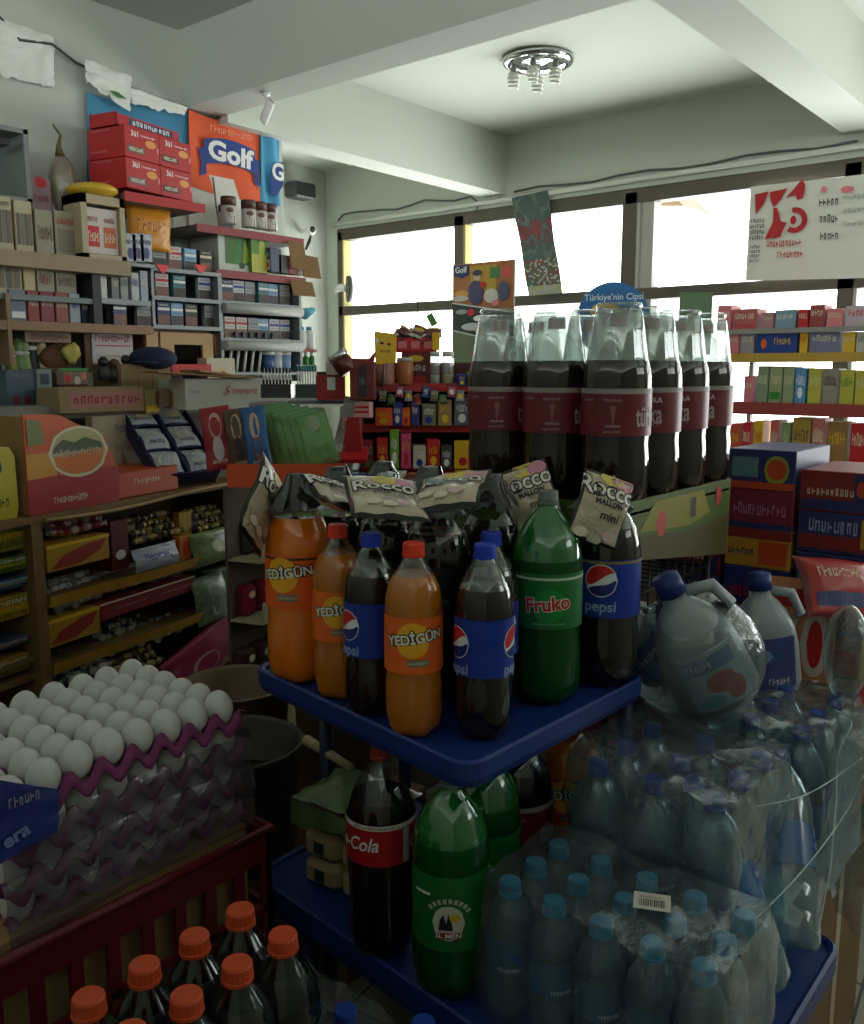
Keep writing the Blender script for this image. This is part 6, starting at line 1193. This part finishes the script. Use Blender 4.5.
for z in tiers: MB().box(uL, uR,   .02, .22, z-.014, z, WK).build('tray_board', t); MB().grid(20, 3, lambda u, v, z=z: (uL+(uR-uL)*u, -.012-.01*v+.004*math.sin(u*9), z-.016+.032*v-.006*math.sin(u*PI)), LIPY).grid(20, 3, lambda u, v, z=z: (uR+(uL-uR)*u, -.008-.01*v+.004*math.sin((1-u)*9), z-.016+.032*v-.006*math.sin(u*PI)), LIPY).build('tray_lip', t)
MB().box(-.42, uR, .225, .235, 0, zt_-.02, M((70, 54, 36), .7)).build('back_panel', t); MB().box(-.42, uR, .0, .22, .10, .13, WK).build('bottom_board', t)
m = MB(); m.tube([(uL+(uR-uL)*k/10, -.02, zt_-.012-.008*math.sin(k*.6)) for k in range(11)], .006, M((160, 130, 80), .5), 6); m.build('front_rail', t)
for z in (tiers[1]-.02, tiers[0]-.16+.0): MB().box(-.385, uL-.03,   .02, .22, z, z+.014, WK).build('bin_board', t)
def rbx(name, label, cat, rect, v, d, c_, pr=None, grp=None, zb=None, **k):
    x0, y0, x1, y1 = rect; a = rk(x0, y1, v); b_ = rk(x1, (y0+y1)/2, v); tp = rk((x0+x1)/2, y0, v)[1]; zb = a[1] if zb is None else zb
    P = rw((a[0]+b_[0])/2, v, zb+.001); return pbox(name, label, cat, P.x, P.y, P.z, b_[0]-a[0], d, max(.02, tp-zb), c_, pr, None, ra, grp, **k)
# cartons on the rack top
zt2 = zt_
t = thing('yellow_canister', 'yellow rounded carton with a dark leaf drawing at the left edge', 'carton', rw(rk(10, 515, -.02)[0], .02, zt2+.001), (0, 0, ra))
b = MB().prism([(-.10, 0), (.055, 0), (.062, .03), (.06, .16), (.045, .185), (-.1, .20)], 0, .12, M((190, 176, 40), .45)); b.prints([('p', [(-.03, .09), (.0, .10), (.02, .13), (.015, .155), (.0, .13), (-.01, .16), (-.02, .12), (-.04, .13)], M((60, 66, 50))), ('scrib', -.04, .03, .035, .06, M((60, 66, 50)), 4, 3)], flat(0), .0006); b.build('body', t)
u0 = rk(30, 500, .0)[0]; u1 = rk(122, 500, 0)[0]; ww = u1-u0; hh = .30
t = thing('orange_carton', 'orange and red display carton with a round village picture', 'carton', rw(u0, .005, zt2+.001), (0, 0, ra)); OC = M((196, 84, 36), .5)
hT = rk(60, 415)[1]-zt2
b = MB().prism([(0, 0), (ww*.98, 0), (ww, hT*.3), (ww*.86, hT*.72), (ww*.35, hT), (0, hT*1.02)], 0, .006, OC)
b.prints([('p', [(0, .0), (ww*.98, 0), (ww, hT*.3), (ww*.99, hT*.40), (0, hT*.36)], M((160, 34, 34), .5)), ('p', [(0, hT*.36), (ww*.3, hT*.38), (ww*.3, hT*.62), (0, hT*.62)], M((200, 140, 40))), ('e', ww*.55, hT*.60, ww*.33, hT*.27, CREAM), ('e', ww*.55, hT*.60, ww*.30, hT*.245, M((176, 170, 120))), ('p', [(ww*.27, hT*.56), (ww*.83, hT*.62), (ww*.80, hT*.48), (ww*.66, hT*.375), (ww*.45, hT*.37), (ww*.3, hT*.46)], M((206, 110, 30))),
    ('p', [(ww*.28, hT*.66), (ww*.38, hT*.74), (ww*.5, hT*.70), (ww*.62, hT*.75), (ww*.80, hT*.68), (ww*.82, hT*.62), (ww*.27, hT*.60)], M((70, 84, 50))), ('scrib', ww*.3, hT*.55, ww*.8, hT*.64, M((190, 170, 150)), 9, 5), ('scrib', ww*.25, hT*.08, ww*.62, hT*.16, CREAM, 8, 3), ('p', [(ww*.02, hT*.7), (ww*.2, hT*.72), (ww*.15, hT*.95), (ww*.02, hT*.97)], M((110, 120, 60)))], flat(0), .0006)
b.build('front_panel', t); MB().box(0, .005, .006, .22, 0, hT, CARD).box(0, ww, .22, .225, 0, hT*.9, CARD).box(0, ww*.98, .006, .22, 0, .004, CARD).build('box_body', t); MB().box(ww*.98, ww*.98+.005, .006, .22, 0, hT*.35, CARD).build('side_panel', t)
m = MB(); 
for k in range(6): bag('wrapped_bar', 'pink and white wrapped bar stacked inside the orange carton', 'bar', rw(u0+ww*.9, .03+k*.02, zt2+.07+.0*k), (0, .2, ra), .05, .13, .012, M((190, 150, 160), .3, 0, .2, 20), None, 'wrapped bars inside the orange carton', seed=k)
rbx('open_box', 'open cream box with pink and blue lettering behind the orange carton', 'box', (95, 415, 152, 470), .22, .03, M((164, 152, 124), .7), [('scrib', -.3, .75, .8, .88, M((60, 70, 110)), 8, 3), ('scrib', -.3, .5, .8, .62, M((150, 90, 90)), 8, 4)], zb=zt2)
t = rbx('orange_box', 'flat orange box with a white swirl on the stand top', 'box', (118, 470, 178, 486), .03, .2, M((186, 74, 34), .5), [('scrib', -.5, .4, .4, .8, CREAM, 5, 3)], zb=zt2+0)
# navy tray of packs, tipped forward
uN = rk(148, 480, .02)[0]; uN2 = rk(243, 480, .02)[0]; wN = uN2-uN
rotN = (math.radians(44), 0, ra-.30)
t = thing('navy_tray', 'tilted navy blue display tray of white and blue biscuit packs', 'tray', rw(uN+.085, .075, zt2+.02), rotN); NV = M((30, 34, 76), .5); wN = .235; LN = .31
MB().box(0, wN, 0, LN, 0, .005, NV).box(0, wN, -.004, 0, -.0, .045, NV).box(0, .005, 0, LN, 0, .05, NV).box(wN-.005, wN, 0, LN, 0, .05, NV).box(0, wN, LN, LN+.005, 0, .05, NV).box(wN*.48, wN*.52, 0, LN, 0, .045, NV).build('tray_body', t)
mt = t.rotation_euler.to_matrix()
k = 0
for r_ in range(3):
    for c_ in range(2):
        q = t.location+mt @ Vector((wN*(.25+.5*c_), .055+r_*.105, .035)); e_ = Euler((rotN[0]-PI/2, 0, rotN[2]+R.uniform(-.15, .15)))
        bag('biscuit_pack', '%s-blue wrapped biscuit pack, %s in the navy tray' % (('white', 'silver')[(r_+c_) % 2], ('front left', 'front right', 'middle left', 'middle right', 'back left', 'back right')[k]), 'biscuit pack', q, e_, wN*.42, .098, .03, M((176, 180, 190), .35, 0, .3, 40), [('e', 0, 0, .032, .024, CREAM), ('scrib', -.03, -.03, .03, -.015, NAVY, 5, k)], edge=M((40, 44, 90), .35), seed=k); k += 1
t = thing('cardboard_wedge', 'brown cardboard wedge supporting the tilted navy tray', 'cardboard', rw(uN+.06, .10, zt2+.001), (0, 0, ra-.30)); mw = Matrix.Rotation(PI/2, 4, 'Z')
MB().prism([(.0, 0), (.30, 0), (.30, .24), (.27, .22), (.0, .012)], -wN-.05, -wN-.046, CARD, mtx=mw).build('side_panel', t); MB().prism([(.0, 0), (.30, 0), (.30, .24), (.27, .22), (.0, .012)], -.012, -.008, CARD, mtx=mw).build('side_panel', t)
# wrapped sweets, rows in the trays
def sweet_mesh(c, e_, l=.040, r=.012):
    b = MB(); b.lathe([(-l*.75, .010), (-l*.5, .004), (-l*.42, r*.8), (-l*.3, r), (l*.3, r), (l*.42, r*.8), (l*.5, .004), (l*.75, .010)], None, 10, mfun=lambda z: M(e_, .3) if abs(z) > l*.2 else M(c, .3), mtx=Euler((0, PI/2, 0)).to_matrix().to_4x4()); return b.mesh('wrapped_sweet')
SW = [sweet_mesh((170, 150, 80), (50, 44, 36)), sweet_mesh((200, 200, 196), (150, 150, 150)), sweet_mesh((150, 40, 40), (190, 180, 170)), sweet_mesh((60, 70, 60), (170, 180, 160)), sweet_mesh((60, 90, 140), (30, 40, 60)), sweet_mesh((190, 170, 50), (40, 44, 40))]
def heap(rect, v0, rows, me, label, n=None, grp=None, dv=.034, dz=.018):
    x0, y0, x1, y1 = rect; a = rk(x0, y1, v0); b_ = rk(x1, (y0+y1)/2, v0); u0, u1 = a[0], b_[0]; z = a[1]; n = n or max(2, int((u1-u0)/.027))
    for j in range(rows):
        for i in range(n):
            o = place(me, 'wrapped_sweet', None, rw(u0+(i+.5)*(u1-u0)/n, v0+j*dv*.55, z+.012+j*dz), (R.uniform(-.3, .3), R.uniform(-.3, .3), R.uniform(-.6, .6)+PI/2*(i % 2 == 0)*.4+ra)); tag(o, label, 'sweet', grp or label)
def sbox(rect, v, label, c_, pr, d=.12, **k): return rbx('sweets_carton', label, 'carton', rect, v, d, c_, pr, **k)
CH2 = [('p', [(-.9, .1), (-.5, .55), (.3, .8), (.9, .85), (.7, .45), (0, .1)], M((150, 50, 30))), ('r', -1, .88, 1, 1, YEL)]
YC = M((176, 136, 36), .5)
sbox((48, 540, 110, 574), .01, 'yellow carton with a red-brown bar picture in the top tray', YC, CH2); sbox((48, 614, 101, 650), .01, 'yellow carton with a red-brown bar picture in the middle tray', YC, CH2)
sbox((101, 590, 196, 622), .012, 'long dark red carton with white print in the middle tray', M((130, 30, 36), .5), [('scrib', -.7, .3, -.1, .7, M((200, 160, 150)), 6, 3), ('scrib', .2, .25, .9, .75, M((190, 160, 150)), 8, 5), ('r', -1, .9, 1, 1, CREAM)], d=.05)
sbox((113, 520, 129, 572), .03, 'dark red carton beside the gold sweets in the top tray', M((96, 24, 34), .5), [('e', 0, .3, .6, .1, WHITE)])
heap((52, 521, 100, 538), .06, 3, SW[2], 'red and white wrapped sweet at the left of the top tray'); heap((131, 522, 178, 546), .05, 4, SW[0], 'gold wrapped sweet in the top tray'); heap((195, 512, 228, 534), .05, 4, SW[0], 'gold wrapped sweet at the right of the top tray')
heap((52, 590, 98, 612), .05, 4, SW[1], 'white wrapped sweet at the left of the middle tray'); heap((103, 572, 145, 594), .07, 3, SW[1], 'white wrapped sweet in the middle of the middle tray'); heap((148, 564, 194, 584), .07, 3, SW[1], 'white wrapped sweet at the right of the middle tray')
heap((108, 632, 150, 656), .05, 4, SW[3], 'green and white wrapped sweet in the lowest tray'); heap((152, 624, 188, 642), .05, 3, SW[3], 'green and white wrapped sweet at the right of the lowest tray'); heap((50, 662, 84, 690), .04, 4, SW[3], 'green wrapped sweet at the lower left'); heap((88, 655, 106, 676), .04, 3, SW[1], 'white wrapped sweet at the lower left'); heap((110, 660, 160, 684), .02, 3, SW[0], 'gold wrapped sweet in the lowest tray')
sbox((180, 536, 192, 562), .01, 'orange tag box between the wrapper rows', M((200, 110, 30)), [('e', 0, .5, .5, .3, RED)], d=.03); sbox((180, 512, 192, 538), .05, 'small yellow carton in the top tray', YC, None, d=.03)
def rbag(rect, v, label, m_, pr=None, e_=None, t_=.05, rot=0):
    x0, y0, x1, y1 = rect; a = rk(x0, y1, v); b_ = rk(x1, y0, v); w, h = b_[0]-a[0], rk((x0+x1)/2, y0, v)[1]-rk((x0+x1)/2, y1, v)[1]
    return bag('sweets_bag', label, 'sweets bag', rw((a[0]+b_[0])/2, v, (rk((x0+x1)/2, (y0+y1)/2, v)[1])), (math.radians(-12), rot, ra), w, h, t_, m_, pr, edge=e_ or m_, seed=x0)
rbag((134, 545, 178, 568), -.005, 'white and blue long pack hanging over the top tray edge', M((170, 174, 190), .3, 0, .3, 30), [('scrib', -.06, -.01, .06, .015, BLUE, 6, 3)], t_=.02); rbag((192, 530, 232, 563), .0, 'green and white sweets bag in the top tray', M((120, 140, 90), .35, 0, .7, 50), [('e', 0, 0, .03, .02, M((190, 190, 150)))])
rbag((195, 575, 226, 622), .0, 'green and white speckled sweets bag in the middle tray', M((120, 140, 110), .35, 0, .8, 60), [('e', 0, -.02, .03, .04, M((170, 176, 160)))]); rbag((205, 565, 240, 600), .04, 'dark green sweets bag at the right of the middle tray', M((50, 84, 44), .4))
rbag((166, 632, 244, 676), -.02, 'large pink snack bag with a pale end on the lowest tray', M((156, 50, 84), .3, 0, .1, 8), [('e', -.05, -.01, .07, .03, M((190, 150, 170)))], t_=.07, rot=math.radians(-16))
# left bin: patterned packs
def rp(c): return M(c, .4, 0, .7, 30)
for i, (y0, y1, c_, l_) in enumerate(((522, 560, (120, 120, 40), 'yellow and black packs bundle'), (560, 582, (90, 110, 50), 'green and yellow packs bundle'), (582, 600, (40, 90, 130), 'blue spotted packs bundle'), (600, 632, (160, 130, 36), 'yellow packs bundle'), (645, 662, (60, 70, 100), 'grey-blue packs bundle'), (662, 690, (150, 120, 34), 'lower yellow packs bundle'))):
    t = rbx('sweets_bundle', '%s in the left bin of the sweets stand' % l_, 'bundle', (-30, y0, 31, y1), .03, .1, rp(c_), [('scrib', -.9, .1+.28*q, .9, .32+.28*q, (BLACK, YEL, WHITE)[q], 10, i+q) for q in range(3)])
# right: white price strips display
t = thing('strip_display', 'cream stepped sweets display with printed price strips behind the orange bottle', 'display', (0, 0, 0)); P0 = ond(238, 690, 2.45); WS = M((176, 166, 136), .6)
SD = lambda py: ond(274, py, 2.42)
t.location = (SD(700).x, SD(700).y, 0); t.rotation_euler = (0, 0, ra+.05); 
for k, (py, hh_) in enumerate(((556, .045), (618, .055), (682, .06))):
    z = SD(py).z; MB().box(-.03, .20, 0, .008, z, z+hh_, WS).prints([('scrib', -.02, z+.01, .04, z+hh_-.012, (RED, BLACK, BLACK)[k], 3, k+2)], lambda u, zz, l: (u, -l, zz)).build('price_strip', t); MB().box(-.03, .20, .008, .11, z-.004, z, WS).build('shelf_board', t)
MB().box(-.03, .2, .11, .118, 0, 1.05, M((90, 80, 66), .7)).build('body', t); MB().box(-.03, .2, -.03, .01, 0, SD(700).z, WS).build('lower_panel', t)
for k, (py, c_, l_) in enumerate(((535, (60, 60, 60), 'dark'), (596, (130, 30, 50), 'crimson'), (660, (70, 44, 40), 'brown'))):
    z = SD(556 if k == 0 else 618 if k == 1 else 682).z+.001
    for q in range(3):
        P = SD(py)+Vector((math.cos(ra), math.sin(ra), 0))*(-.015+q*.07)+RV*.06; P.z = z; pbox('sweets_pack', '%s shiny sweets pack in the stepped display' % l_, 'pack', P.x, P.y, P.z, .055, .05, .085, M(c_, .3, 0, .4, 30), [('e', 0, .7, .5, .12, CREAM)], None, ra, '%s sweets packs in the stepped display' % l_, bev=.01)
